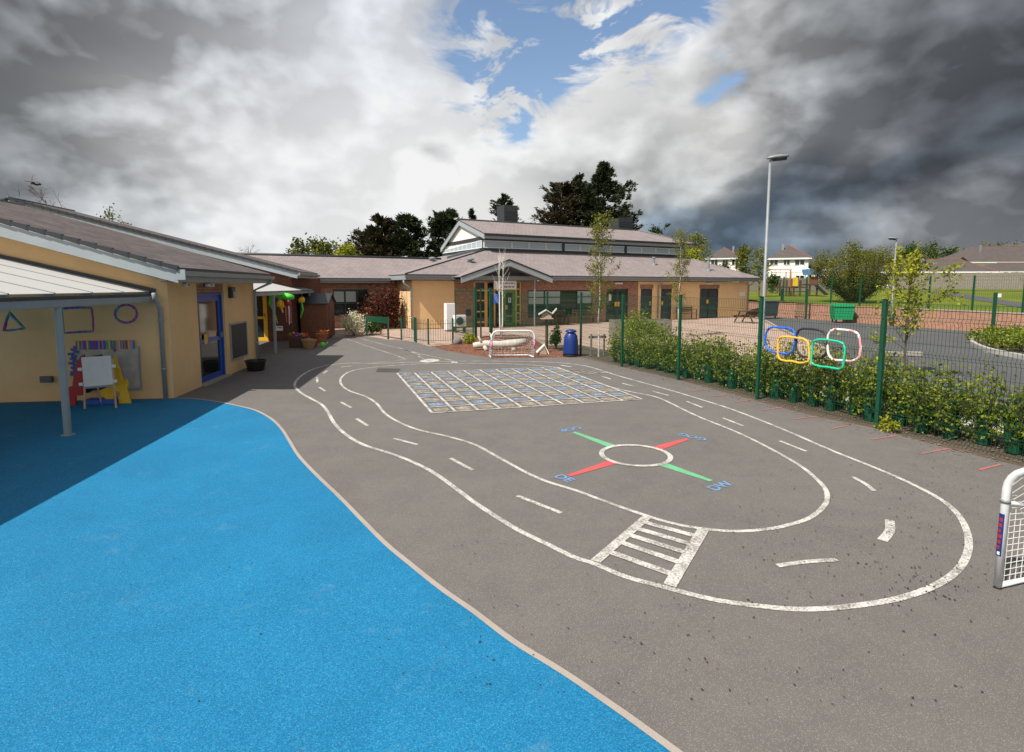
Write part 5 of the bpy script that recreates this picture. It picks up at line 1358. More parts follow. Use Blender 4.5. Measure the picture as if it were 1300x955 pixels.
gt = thing('mesh_gate', 'tall green framed mesh gate standing open by the brick wall of the porch', 'gate')
ga_, gb_ = G(601, 428.5), G(578.5, 424)
mb = MB(); Z = Vector((0, 0, 1))
mb.beam(ga_+Z*.1, ga_+Z*2.1, .045, .045, upv=(1, 0, 0)); mb.beam(gb_+Z*.1, gb_+Z*2.1, .045, .045, upv=(1, 0, 0)); mb.beam(ga_+Z*2.1, gb_+Z*2.1, .045, .045); mb.beam(ga_+Z*.12, gb_+Z*.12, .045, .045); mb.build('gate_frame', M['green_paint'], gt)
mb = MB(); fence_panel(mb, ga_, gb_, 1.95, .12, .1); mb.build('mesh_panel', M['green_paint'], gt)
mb = MB(); c = ga_.lerp(gb_, .25); mb.box(c.x-.12, c.x+.12, c.y-.1, c.y-.02, .95, 1.25); mb.build('lock_box', M['black'], gt)
gp_ = [G(604, 428.5), G(610.5, 427.5), G(623.3, 429)]
gf = thing('gate_posts', 'three tall green posts with a top bar in front of the entrance screen', 'gate posts')
for p, ww in zip(gp_, (.10, .06, .13)): post(gf, p, 2.22, ww)
mb = MB(); mb.beam(gp_[1]+Z*2.17, gp_[2]+Z*2.17, .04, .04); mb.build('top_bar', M['green_paint'], gf)
bg_ = AT(629.3, 373.5, G(623.3, 429).y-.1)
bgr = thing('hanging_bag', 'bright blue cloth bag hanging from the green gate post near the porch', 'bag', bg_)
mb = MB(); mb.prism([(-.09, -.02, -.42), (.12, -.02, -.40), (.15, -.02, -.05), (.04, -.02, 0), (-.08, -.02, -.04)], (0, .06, 0)); mb.build('cloth', M['blue'], bgr, bevel=.02)
mb = MB(); mb.tube([(-.2, 0, .02), (0, 0, .04), (.04, 0, 0)], .008, 5); mb.build('strap', M['blue'], bgr)
# green board on two posts
pa_, pb_ = G(466, 426.5), G(493, 431)
gbd = thing('green_board', 'low dark green board on two posts at the playground edge before the photinia', 'board')
mb = MB(); mb.beam(pa_, pa_+Z*.95, .06, .06, upv=(1, 0, 0)); mb.build('post', M['green_paint'], gbd)
mb = MB(); mb.beam(pb_, pb_+Z*.97, .12, .06, upv=(1, 0, 0)); mb.build('post', M['green_paint'], gbd)
mb = MB(); mb.beam(pa_+Z*.80, pb_+Z*.82, .04, .26); mb.build('panel', M['green_paint'], gbd)

# ------------------------------------------------------------------ things in the bark bed
lg = thing('fallen_log', 'pale weathered tree trunk lying in the bark bed behind the small goal', 'log', G(634, 444.5))
mb = MB(); mb.tube([(-.95, 0, .16), (-.5, .05, .22), (0, .0, .20), (.5, -.03, .24), (.95, .02, .30)], [.10, .13, .13, .15, .12], 12); mb.build('trunk', M['stone'], lg, smooth=True)
mb = MB(); mb.tube([(-.6, 0, .2), (-.75, -.1, .5)], [.06, .03], 8); mb.tube([(-.2, 0, .2), (-.35, .1, .62)], [.05, .02], 8); mb.tube([(-.55, 0, .15), (-.45, -.15, 0)], [.07, .08], 8); mb.tube([(.45, 0, .15), (.55, -.1, 0)], [.08, .09], 8); mb.build('branch_stub', M['stone'], lg, smooth=True)
bd = thing('boulder', 'dark grey boulder at the corner of the bow topped railing', 'boulder', G(581, 437))
def rock(root, r, seed, sc, mat):
    rg = np.random.default_rng(seed); mb = MB(); prof = 9; vs = []; fs = []; n = 12
    for i in range(prof):
        ph = math.pi*i/(prof-1)
        for k in range(n):
            a = 2*math.pi*k/n; q = r*(1+.16*math.sin(2*a+seed)*math.sin(ph*2)+rg.normal(0, .05)); vs.append((q*sc[0]*math.sin(ph)*math.cos(a), q*sc[1]*math.sin(ph)*math.sin(a), r*sc[2]*.7+q*sc[2]*math.cos(ph)))
    for i in range(prof-1):
        for k in range(n): fs.append((i*n+k, (i+1)*n+k, (i+1)*n+(k+1) % n, i*n+(k+1) % n))
    mb.add(vs, fs); return mb.build('rock', M[mat], root, smooth=True)
rock(bd, .17, 3, (1.1, 1, .95), 'boulder')
bt = thing('bird_table', 'wooden bird table with a pitched roof on a tall post in the bark bed', 'bird table', G(693, 447))
hz = AT(693, 405, G(693, 447).y).z
mb = MB(); mb.box(-.025, .025, -.025, .025, 0, hz); mb.build('post', M['wood_dark'], bt)
mb = MB(); mb.box(-.20, .24, -.16, .16, hz, hz+.03); mb.box(-.16, .18, -.12, -.10, hz+.03, hz+.17); mb.box(-.16, .18, .10, .12, hz+.03, hz+.17); mb.box(-.16, -.14, -.10, .10, hz+.03, hz+.17); mb.prism([(-.14, -.12, hz+.17), (.16, -.12, hz+.17), (.0, -.12, hz+.27)], (0, .24, 0)); mb.build('house', M['wood_pale'], bt)
mb = MB(); mb.prism([(-.26, -.2, hz+.14), (0, -.2, hz+.30), (0, -.2, hz+.33), (-.27, -.2, hz+.17)], (0, .4, 0)); mb.prism([(0, -.2, hz+.30), (.2, -.2, hz+.18), (.2, -.2, hz+.21), (0, -.2, hz+.33)], (0, .4, 0)); mb.prism([(.2, -.16, hz+.20), (.36, -.16, hz+.38), (.36, -.16, hz+.33), (.2, -.16, hz+.15)], (0, .3, 0)); mb.build('roof', M['stone'], bt)
hu = thing('small_hutch', 'little white pitched shelter on the bark below the bird table', 'shelter', G(691, 449.5))
mb = MB(); mb.prism([(-.25, -.15, .05), (0, -.15, .30), (0, -.15, .345), (-.28, -.15, .07)], (0, .3, 0)); mb.prism([(0, -.15, .30), (.13, -.15, .0), (.17, -.15, .0), (0, -.15, .345)], (0, .3, 0)); mb.build('roof', M['white'], hu)
mb = MB(); mb.prism([(-.16, -.12, .0), (.09, -.12, .0), (0, -.12, .22), (-.16, -.12, .10)], (0, .02, 0)); mb.build('end_panel', M['wood_pale'], hu)

# ------------------------------------------------------------------ boiler cabinet and meter box by the cream wall
hp = thing('utility_cabinet', 'tall white utility cabinet against the cream hall wall', 'cabinet', G(571, 420), PH)
mb = MB(); mb.box(-.24, .26, -.18, .18, .05, 1.42); mb.build('body', M['white'], hp, bevel=.012)
mb = MB(); mb.box(-.21, .23, -.19, -.182, .10, 1.37); mb.box(-.02, .0, -.195, -.19, .9, 1.0); mb.build('door', M['white'], hp)
mb = MB(); mb.box(-.22, .24, -.16, .16, 0, .05); mb.build('plinth', M['galv'], hp)
ac = thing('heat_pump', 'white outdoor fan unit on a low stand by the porch brickwork', 'fan unit', G(583.5, 421.5), PH)
mb = MB(); mb.box(-.30, .30, -.16, .16, .28, .85); mb.build('casing', M['white'], ac, bevel=.012)
mb = MB(); mb.lathe([(.20, 0), (.20, .02), (.03, .03)], 20); o = mb.build('fan_grille', M['charcoal'], ac); o.rotation_euler = (rad(90), 0, 0); o.location = (-.05, -.162, .56)
mb = MB(); mb.box(-.28, -.22, -.14, .14, 0, .28); mb.box(.22, .28, -.14, .14, 0, .28); mb.build('stand', M['black'], ac)

# ------------------------------------------------------------------ benches, picnic table, timber planters
def bench(loc, rz, label, w_=1.4):
    r = thing('garden_bench', label, 'bench', loc, rz, 'wooden benches by the hall')
    mb = MB()
    for k in range(4): mb.box(-w_/2, w_/2, -.22+k*.115, -.12+k*.115, .42, .45)
    mb.build('seat', M['wood_dark'], r)
    mb = MB()
    for k in range(3): mb.box(-w_/2, w_/2, .24, .265, .52+k*.12, .61+k*.12)
    mb.build('backrest', M['wood_dark'], r)
    for x in (-w_/2+.03, w_/2-.03):
        mb = MB(); mb.box(x-.03, x+.03, -.24, -.18, 0, .66); mb.build('leg', M['wood_dark'], r)
        mb = MB(); mb.box(x-.03, x+.03, .20, .26, 0, .88); mb.build('leg', M['wood_dark'], r)
        mb = MB(); mb.box(x-.035, x+.035, -.26, .26, .661, .69); mb.build('armrest', M['wood_dark'], r)
def onwall(px, w_): u = UX(px, w_); return H_.matrix_world @ Vector((u, w_, 0))
bench(onwall(871.5, -.6), PH, 'dark wooden bench between the single and double charcoal doors', 1.5)
bench(onwall(711, -.6), PH, 'dark wooden bench under the hall window, nearer the porch', 1.0)
bench(onwall(743, -.6), PH, 'dark wooden bench under the hall window, nearer the glass doors', 1.6)
pt = thing('picnic_table', 'brown wooden picnic table at the right end of the hall', 'picnic table', G(949, 409.5), PH+.2)
mb = MB()
for k in range(6): mb.box(-.75, .75, -.36+k*.122, -.25+k*.122, .70, .735)
mb.build('tabletop', M['wood_dark'], pt)
for y in (-.72, .5):
    mb = MB(); mb.box(-.75, .75, y, y+.22, .42, .45); mb.build('seat', M['wood_dark'], pt)
for x in (-.5, .5):
    for s_ in (-1, 1):
        mb = MB(); mb.beam((x, s_*.25, .70), (x, s_*.62, 0), .05, .09, upv=(1, 0, 0)); mb.build('leg', M['wood_dark'], pt)
    mb = MB(); mb.box(x+.027, x+.06, -.70, .70, .34, .42); mb.build('crossbar', M['wood_dark'], pt)
def planter(c, w_, d_, h_, rz, label):
    r = thing('timber_planter', label, 'planter', c, rz, 'timber planters on the paving')
    mb = MB(); n = 4
    for k in range(n):
        z0 = k*h_/n+.003; z1 = (k+1)*h_/n-.003
        mb.box(-w_/2, w_/2, -d_/2, -d_/2+.05, z0, z1); mb.box(-w_/2, w_/2, d_/2-.05, d_/2, z0, z1); mb.box(-w_/2, -w_/2+.05, -d_/2+.05, d_/2-.05, z0, z1); mb.box(w_/2-.05, w_/2, -d_/2+.05, d_/2-.05, z0, z1)
    mb.build('side_boards', M['wood_grey'], r)
    mb = MB(); mb.box(-w_/2+.05, w_/2-.05, -d_/2+.05, d_/2-.05, h_-.12, h_-.06); mb.build('soil', M['soil'], r)
q = AT(789, 405, 24.5); planter(Vector((q.x, 24.5, 0)), .9, .9, .78, .1, 'grey timber planter on the paving behind the second fence post')
q = AT(829, 406, 25); planter(Vector((q.x, 25.2, 0)), 1.6, .9, .76, .1, 'wide grey timber planter on the paving with a bush before it')
make_shrub('shrub', 'leafy bush rising above the hedge in front of the timber planters', 'shrub', Vector((AT(812, 400, 20.5).x, 20.5, 0)), 1.8, 1.35, 58, 'leaf_hedge', 2600, .06)

# ------------------------------------------------------------------ wheelie bins and low brick wall
wb_ = thing('wheeled_bin', 'large green wheeled container at the foot of the low brick wall', 'container', G(1068, 409), -.15)
mb = MB(); mb.prism([(-.52, -.36, .16), (.52, -.36, .16), (.62, -.36, .98), (-.62, -.36, .98)], (0, .74, 0)); mb.build('body', M['green_bin'], wb_, bevel=.02)
mb = MB(); mb.prism([(-.66, -.42, .985), (.66, -.42, .985), (.66, .42, 1.12), (-.66, .42, 1.12), ], (0, 0, .05)); mb.box(-.62, .62, -.375, -.362, .72, .76); mb.build('lid', M['green_bin'], wb_, bevel=.015)
for x in (-.42, .42):
    for y in (-.26, .28):
        mb = MB(); mb.tube([(x-.025, y, .08), (x+.025, y, .08)], .08, 12); mb.build('wheel', M['black'], wb_)
wb2 = thing('wheeled_bin', 'dark wheeled container behind the fence end beside the hall corner', 'container', G(975, 404), .1)
mb = MB(); mb.prism([(-.5, -.36, .16), (.5, -.36, .16), (.58, -.36, 1.2), (-.58, -.36, 1.2)], (0, .74, 0)); mb.build('body', M['charcoal'], wb2, bevel=.02)
mb = MB(); mb.box(-.62, .62, -.42, .42, 1.21, 1.27); mb.build('lid', M['grey_box'], wb2)
for x in (-.42, .42):
    mb = MB(); mb.tube([(x-.025, -.2, .08), (x+.025, -.2, .08)], .08, 12); mb.build('wheel', M['black'], wb2)
lw = thing('brick_wall', 'low red brick retaining wall with pale coping below the grass field', 'wall')
for a, b_ in zip(WL, WL[1:]):
    d = (b_-a); L = d.length; r = math.atan2(d.y, d.x)
    mb = MB(); mb.box(0, L+.002, 0, .215, -.06, GZ+.02); o = mb.build('brick_face', M['brick_low'], lw); o.location = a; o.rotation_euler = (0, 0, r)
    mb = MB(); mb.box(0, L, -.03, .245, GZ+.022, GZ+.075); o = mb.build('coping', M['brick_low'] if a.y > 38 else M['kerb'], lw); o.location = a; o.rotation_euler = (0, 0, r)
# fence above the wall
pp = [(986, 380.5), (1014.5, 381.5), (1045.8, 384), (1082, 386), (1122, 389), (1168.5, 393), (1223.5, 398.5), (1287, 404)]
ff = thing('mesh_fence', 'distant green mesh fence standing above the low brick wall', 'fence')
bp_ = []
def onwl(px):
    d = ray(px, 400)
    for a, b_ in zip(WL, WL[1:]):
        k = d.x/d.y
        # a.x+t*dx = k*(a.y+t*dy)
        den = (b_.x-a.x)-k*(b_.y-a.y); t = (k*a.y-a.x)/den
        if 0 <= t <= 1: return a+(b_-a)*t+Vector((.45, .05, 0))+Vector((0, 0, FZ((a+(b_-a)*t).y)))
bp_ = [onwl(p[0]) for p in pp]+[Vector((26.9, 17.5, GZ))]
for p in bp_:
    mb = MB(); mb.beam(p, p+Z*1.9, .07, .07, upv=(1, 0, 0)); mb.build('post', M['green_paint'], ff)
for a, b_ in zip(bp_, bp_[1:]):
    mb = MB(); fence_panel(mb, a, b_, 1.2 if False else 1.8, .05, .10, .003); mb.build('mesh_panel', M['green_paint'], ff)
g2 = thing('double_gate', 'green mesh double gate across the car park entrance before the brick wall', 'gate')
for px, py in ((991, 401), (1023, 405)):
    p = G(px, py); mb = MB(); mb.beam(p, p+Z*2.1, .10, .10, upv=(1, 0, 0)); mb.build('post', M['green_paint'], g2)
mb = MB(); a, b_ = G(991, 401), G(1023, 405); fence_panel(mb, a, b_, 1.8, .1, .1, .004); mb.beam(a+Z*1.9, b_+Z*1.9, .04, .04); mb.beam(a+Z*.1, b_+Z*.1, .04, .04); mb.build('mesh_panel', M['green_paint'], g2)
sp_ = thing('sign_post', 'green post with a small white box near its top in the planted kerb bed', 'post', G(1259, 431))
mb = MB(); mb.box(-.05, .05, -.05, .05, 0, 2.02); mb.build('post', M['green_paint'], sp_)
mb = MB(); mb.box(.055, .20, -.06, .04, 1.82, 1.98); mb.build('white_box', M['white'], sp_)
# kerbed bed on the right
kb = smoothline([G(1330, 462), G(1290, 452.5), G(1262, 447), G(1242, 440.5), G(1233, 434), G(1240, 430), G(1270, 429.5), G(1330, 431)], 5)
sheet('kerb_bed', [(p.x, p.y) for p in kb], -.02, 'soil')
mb = MB(); ribbon(mb, kb, .14, .10); o = mb.build('bed_kerb', M['concrete']); struct(o); sm = o.modifiers.new('s', 'SOLIDIFY'); sm.thickness = .15; sm.offset = -1
bp0 = make_shrub('bed_bush', 'low yellow green bush in the kerbed bed at the right edge', 'bush', (0, 0, 0), 1.5, .75, 60, 'leaf_hedge', 1500, .06, 'bushes in the kerbed bed')
for i, (px, py) in enumerate(((1272, 441), (1300, 446), (1290, 436), (1325, 441), (1258, 436))):
    o = bp0 if i == 0 else copy_tree(bp0); o.location = G(px, py); o.rotation_euler = (0, 0, i*1.3)
tk = thing('timber_edging', 'short reddish kerb block lying in the car park behind the hedge', 'kerb block', G(1147, 451), -.1)
mb = MB(); mb.box(-.55, .55, -.07, .07, -.03, .12); mb.build('block', M['kerb'], tk, bevel=.01)
#PART5
# ------------------------------------------------------------------ shed, planter, pots under the small canopy
sh = thing('garden_shed', 'small brown wooden shed with dark pitched roof beside the small canopy', 'shed', G(416, 430.5), ANG)
# local x runs left to right, front-right corner at the origin; gable end faces right
mb = MB()
mb.box(-1.1, 0, 0, .04, .04, 1.56); mb.box(-1.1, 0, 1.66, 1.7, .04, 1.56); mb.box(-1.1, -1.06, .04, 1.66, .04, 1.56)
mb.prism([(-.04, .04, .04), (-.04, 1.66, .04), (-.04, 1.66, 1.56), (-.04, .85, 1.92), (-.04, .04, 1.56)], (.04, 0, 0))
mb.build('wall', M['shed_wood'], sh)
mb = MB()
for k in range(10): mb.box(-1.1, 0, -.012, -.001, .07+k*.15, .19+k*.15)
mb.build('cladding_boards', M['shed_wood'], sh)
mb = MB(); mb.box(.002, .02, .45, 1.25, .08, 1.62); mb.build('door', M['shed_wood'], sh)
mb = MB(); mb.box(.021, .04, .52, .56, .9, 1.0); mb.build('latch', M['galv'], sh)
mb = MB(); mb.prism([(-1.18, -.10, 1.52), (-1.18, .85, 1.95), (-1.18, .85, 1.98), (-1.18, -.10, 1.55)], (1.28, 0, 0)); mb.prism([(-1.18, 1.80, 1.52), (-1.18, .85, 1.95), (-1.18, .85, 1.98), (-1.18, 1.80, 1.55)], (1.28, 0, 0)); mb.build('roof', M['charcoal'], sh)
pl_ = thing('tub_planter', 'brown half barrel planter filled with bright artificial flowers under the canopy post', 'planter', G(380, 440.5))
mb = MB(); mb.lathe([(.36, 0), (.38, .05), (.40, .32), (.43, .33), (.43, .38), (.38, .38), (.37, .30)], 8); mb.build('tub', M['wood_dark'], pl_)
rg = np.random.default_rng(2); mb = MB()
for _ in range(90):
    a = rg.uniform(0, 6.28); r_ = .36*math.sqrt(rg.uniform(0, 1)); x, y, z = r_*math.cos(a), r_*math.sin(a), .40+rg.uniform(0, .14); k = rg.uniform(.025, .05)
    n = Vector(rg.normal(0, 1, 3)).normalized(); t1 = n.orthogonal().normalized(); t2 = n.cross(t1)
    mb.add([Vector((x, y, z))+(t1*math.cos(q)+t2*math.sin(q))*k for q in (0, 1.05, 2.1, 3.14, 4.19, 5.24)], [(0, 1, 2, 3, 4, 5)])
mb.build('flowers', M['bloom'], pl_)
pk = thing('wicker_basket', 'pale woven basket pot in front of the flower tub', 'basket', G(392.5, 443))
mb = MB(); mb.lathe([(.16, 0), (.20, .12), (.25, .30), (.27, .31), (.27, .35), (.22, .35), (.21, .28)], 16); mb.build('basket', M['wicker'], pk)
mb = MB(); mb.lathe([(.21, .28), (.15, .37), (.03, .40)], 12); mb.build('filling', M['terracotta'], pk, smooth=True)
rp = thing('red_pot', 'small red pot behind the woven basket', 'pot', G(399, 440.5))
mb = MB(); mb.lathe([(.09, 0), (.12, .2), (.13, .24), (.09, .24)], 14); mb.build('pot', M['red'], rp)
mb = MB(); mb.lathe([(.11, .20), (.02, .24)], 10); mb.build('soil', M['soil'], rp)
fp = thing('flower_pot', 'terracotta pot of orange flowers in front of the brown shed', 'flower pot', G(409, 435.5))
mb = MB(); mb.lathe([(.16, 0), (.20, .20), (.24, .34), (.26, .35), (.26, .39), (.2, .39)], 16); mb.build('pot', M['terracotta'], fp)
mb = MB()
for _ in range(50):
    a = rg.uniform(0, 6.28); r_ = rg.uniform(0, .25); mb.add([Vector((r_*math.cos(a), r_*math.sin(a), .42+rg.uniform(0, .1)))+Vector(rg.normal(0, .03, 3)) for _k in range(3)], [(0, 1, 2)])
mb.build('plants', M['orange'], fp)
wc = thing('watering_can', 'bright green toy watering can lying before the terracotta pot', 'watering can', G(410, 440.5), .6)
mb = MB(); mb.lathe([(.08, 0), (.09, .08), (.07, .16), (.05, .17)], 14); mb.build('body', M['neon_green'], wc, smooth=True)
mb = MB(); mb.tube([(.06, 0, .05), (.16, 0, .14), (.20, 0, .17)], [.022, .014, .02], 8); mb.build('spout', M['neon_green'], wc)
mb = MB(); mb.tube([(-.06, 0, .15), (-.13, 0, .15), (-.13, 0, .06), (-.08, 0, .03)], .010, 6); mb.build('handle', M['neon_green'], wc)
tr = thing('play_tray', 'red play tray on a blue stand under the small canopy', 'play tray', G(357, 432), ANG)
mb = MB(); mb.prism([(-.42, -.3, .34), (.42, -.3, .34), (.50, -.3, .58), (-.50, -.3, .58)], (0, .6, 0)); mb.build('tray', M['red'], tr)
for x in (-.36, .36):
    for y in (-.24, .24):
        mb = MB(); mb.box(x-.03, x+.03, y-.03, y+.03, 0, .34); mb.build('leg', M['blue'], tr)
nb = thing('notice_card', 'pale card leaning on the red play tray', 'card', AT(355, 417, G(357, 432).y-.4))
mb = MB(); mb.box(-.14, .14, -.01, 0, -.1, .1); mb.build('card', M['white'], nb)
mb = MB(); mb.box(-.10, .10, -.013, -.011, .02, .05); mb.build('print', M['blue'], nb)
tub = thing('black_tub', 'shallow black plastic tub at the foot of the downpipe by the blackboard', 'tub', G(325, 470.5))
mb = MB(); mb.lathe([(.20, 0), (.22, .05), (.26, .26), (.285, .265), (.285, .29), (.245, .29), (.235, .22), (.02, .22)], 20); mb.build('tub', M['black'], tub)
mb = MB(); mb.tube([(-.27, 0, .27), (-.30, 0, .36), (-.2, 0, .39)], .01, 6); mb.build('handle', M['white'], tub)
# hanging decorations under the small canopy
def hang(px, py, Y): return AT(px, py, Y)
Yh = p1.y+1.2
fish = thing('fish_windsock', 'neon green fabric fish windsock hanging under the small canopy', 'windsock', hang(358, 376, Yh))
mb = MB(); mb.tube([(-.38, 0, .06), (-.1, 0, .02), (.2, 0, -.02), (.42, 0, -.05)], [.03, .12, .13, .08], 10); mb.build('body', M['neon_green'], fish, smooth=True)
mb = MB(); mb.tube([(-.38, 0, .04), (-.45, 0, -.25), (-.30, 0, -.6), (-.2, 0, -1.0)], [.06, .045, .025, .02], 6); mb.build('tail_streamer', M['neon_green'], fish)
mb = MB(); mb.tube([(0, 0, .1), (0, 0, .22)], .006, 4); mb.build('cord', M['black'], fish)
bear = thing('yellow_windsock', 'yellow fabric figure windsock hanging beside the green fish', 'windsock', hang(356.5, 387, Yh-.1))
mb = MB(); mb.tube([(0, 0, .18), (-.04, 0, .05), (.03, 0, -.12)], [.07, .11, .06], 8); mb.build('body', M['yellow'], bear, smooth=True)
mb = MB(); mb.tube([(-.05, 0, .05), (-.14, 0, -.05)], .03, 6); mb.tube([(.08, 0, .1), (.1, 0, -.1)], .03, 6); mb.tube([(.02, 0, -.1), (.06, 0, -.28)], .03, 6); mb.tube([(0, 0, .2), (0, 0, .36)], .006, 4); mb.build('limb', M['yellow'], bear)
octo = thing('octopus_windsock', 'red octopus windsock with white tentacles hanging under the small canopy', 'windsock', hang(366, 384, Yh))
mb = MB(); mb.tube([(0, 0, .10), (0, 0, .0), (0, 0, -.12)], [.07, .11, .10], 10); mb.build('head', M['red'], octo, smooth=True)
for k in range(6):
    a = k*1.047; x, y = .085*math.cos(a), .085*math.sin(a)
    mb = MB(); mb.tube([(x, y, -.12), (x*1.15, y*1.15, -.45), (x*.95, y, -.70-.05*(k % 3))], [.022, .018, .012], 6); mb.build('tentacle', M['white' if k % 2 else 'red'], octo)
mb = MB(); mb.tube([(.03, -.10, .06), (.06, -.13, .06)], .03, 8); mb.tube([(0, 0, .1), (0, 0, .24)], .006, 4); mb.build('eye', M['white'], octo)
sun_ = thing('flower_windsock', 'yellow flower windsock with a green tail near the right canopy post', 'windsock', hang(383, 381, p2.y-1.2))
mb = MB(); mb.lathe([(.02, -.12), (.12, -.10), (.14, .03), (.09, .12), (.02, .14)], 12); mb.build('flower', M['yellow'], sun_, smooth=True)
mb = MB(); mb.tube([(0, 0, -.12), (.04, 0, -.4), (-.08, 0, -.75)], [.03, .04, .02], 6); mb.tube([(0, 0, .13), (0, 0, .25)], .006, 4); mb.build('tail', M['neon_green'], sun_)

# ------------------------------------------------------------------ wall F1: board, easel and hanging shapes
def AL(px, py, y): # point on the wing's local plane y
    p = HIT(px, py, A.matrix_world @ Vector((0, y, 0)), A.matrix_world.to_3x3() @ Vector((0, 1, 0))); return local(A, p)
wbd = thing('whiteboard', 'whiteboard with a strip of coloured pencils along its top on the cream wall', 'whiteboard'); place(wbd, A.location, ANG)
a = AL(96, 441, -.03); b_ = AL(178, 493, -.03)
mb = MB(); mb.box(a.x, b_.x, -.03, -.012, b_.z, a.z); mb.build('board', M['stone'], wbd)
mb = MB(); mb.box(b_.x, b_.x+.03, -.035, -.01, b_.z-.03, a.z); mb.box(a.x-.03, b_.x, -.035, -.01, b_.z-.03, b_.z); mb.build('frame', M['grey_metal'], wbd)
mb = MB(); c = AL(96, 433, -.04); e = AL(171, 443, -.04); mb.box(c.x, e.x, -.045, -.036, e.z, c.z); mb.build('pencil_strip', M['pencils'], wbd)
mb = MB(); rg = np.random.default_rng(4)
for k in range(13):
    q = AL(91+rg.uniform(-2, 6), 441+k*2.9, -.04); mb.box(q.x-.05, q.x+.05, -.044, -.037, q.z-.025, q.z+.025)
mb.build('paper_cutouts', M['blue'], wbd)
q = AL(145.5, 444.5, -.04); mb = MB(); mb.prism([(q.x-.035, -.036, q.z), (q.x, -.036, q.z-.045), (q.x+.035, -.036, q.z), (q.x+.018, -.036, q.z+.025), (q.x-.018, -.036, q.z+.025)], (0, -.006, 0)); mb.build('heart_magnet', M['purple'], wbd)
wbx = thing('socket_box', 'grey outdoor socket box low on the cream wall behind the canopy post', 'socket box'); place(wbx, A.location, ANG)
a, b_ = AL(51, 478, -.05), AL(67, 485.5, -.05)
mb = MB(); mb.box(a.x, b_.x, -.08, -.012, b_.z, a.z); mb.build('box', M['grey_box'], wbx, bevel=.008)
mb = MB(); mb.box(a.x+.02, b_.x-.02, -.084, -.081, b_.z+.02, a.z-.02); mb.build('cover', M['grey_box'], wbx)
# hanging wrapped shapes
def shape(pts, label, Yl, cpx, ctop):
    r = thing('wrapped_shape', label, 'hanging shape', (0, 0, 0), 0, 'wrapped shapes hanging in the canopy'); place(r, A.location, ANG)
    P_ = [AL(x, y, Yl) for x, y in pts]
    mb = MB(); dense = []
    N = len(P_)
    for i in range(N):
        for k in range(4): dense.append(P_[i].lerp(P_[(i+1) % N], k/4))
    rg = np.random.default_rng(len(pts)); mb.tube(dense, [.022+rg.uniform(-.004, .006) for _ in dense], 7, closed=True); mb.build('frame', M['tinsel'], r)
    c = AL(cpx, ctop, Yl); mb = MB(); mb.tube([c, (c.x, c.y, cz(c.x)-.02)], .004, 4); mb.build('cord', M['black'], r)
shape([(12, 397), (31, 417), (17, 419), (5, 420), (8, 408)], 'triangle wrapped in coloured tinsel hanging left of the canopy post', -.35, 12, 396)
shape([(78, 392), (97, 390.5), (116, 391), (118, 405), (118, 421), (100, 421.5), (81, 423), (79, 408)], 'square wrapped in coloured tinsel hanging right of the canopy post', -.35, 97, 390)
shape([(160+14*math.cos(t), 398.5+11.5*math.sin(t)) for t in [2*math.pi*k/14 for k in range(14)]], 'oval ring wrapped in coloured tinsel hanging above the whiteboard', -.35, 159, 387)
# easel with two plywood animals
ea = G(126, 517.5)
an = thing('play_shelf', 'red and yellow cut-out play shelf with a blue trough against the cream wall', 'play shelf')
place(an, G(126, 513), ANG)
def AL2(px, py, dy=0.0):
    p = HIT(px, py, an.matrix_world @ Vector((0, dy, 0)), an.matrix_world.to_3x3() @ Vector((0, 1, 0))); return local(an, p)
redp = [(87, 519), (88, 503), (85, 492), (92, 490), (93, 480), (95, 470), (97, 462), (102, 452), (106, 450), (108, 458), (107, 470), (108, 485), (105, 502), (96, 503), (96, 519)]
yelp = [(146, 451), (149, 462), (152, 470), (154, 478), (155, 483), (161, 482), (163, 487), (161, 494), (166, 512), (151, 512.5), (150, 505), (153, 500), (149, 497), (146, 500), (142, 512), (138, 508), (130, 504), (124, 497), (140, 490), (142, 470)]
for nm, pl2, mt, dy in (('side_panel', redp, 'red', -.10), ('side_panel', yelp, 'yellow', -.06)):
    q = [AL2(x, y, dy) for x, y in pl2]; mb = MB(); mb.prism(q, (0, .035, 0)); mb.build(nm, M[mt], an)
q = [AL2(x, y, .02) for x, y in ((102, 499), (106, 470), (112, 462), (118, 452), (128, 450), (134, 455), (140, 470), (141, 495), (133, 497), (120, 495), (112, 499))]
mb = MB(); mb.prism(q, (0, .03, 0)); mb.build('back_panel', M['black'], an)
a, b_ = AL2(106, 508.5, -.15), AL2(146, 518, -.15)
mb = MB(); mb.prism([(a.x, -.16, 0.02), (b_.x, -.16, .02), (b_.x+.02, -.16, a.z), (a.x-.02, -.16, a.z)], (0, .28, 0)); mb.build('trough', M['blue'], an)
es = thing('easel', 'white board easel on thin wooden legs standing before the play shelf', 'easel'); place(es, G(126, 519), ANG)
def AL3(px, py, dy=0.0):
    p = HIT(px, py, es.matrix_world @ Vector((0, dy, 0)), es.matrix_world.to_3x3() @ Vector((0, 1, 0))); return local(es, p)
q = [AL3(103, 454), AL3(140, 451.5), AL3(143.5, 488), AL3(106.5, 491.5)]
mb = MB(); mb.prism(q, (0, .02, 0)); mb.build('board', M['white'], es)
mb = MB(); mb.prism([AL3(106.5, 491.8), AL3(143.5, 488.3), AL3(143.5, 490.5), AL3(106.5, 494)], (0, .03, 0)); mb.build('pen_ledge', M['grey_metal'], es)
for (x0, y0), (x1, y1) in (((105.5, 458), (107.8, 521.5)), ((141.5, 456), (147.5, 517.5))):
    t, f_ = AL3(x0, y0), AL3(x1, y1); f_.z = max(f_.z, .0); mb = MB(); mb.beam((t.x, .035, t.z), (f_.x, .0, 0), .03, .02, upv=(0, 1, 0)); mb.build('leg', M['ply'], es)
t = AL3(120, 452); 
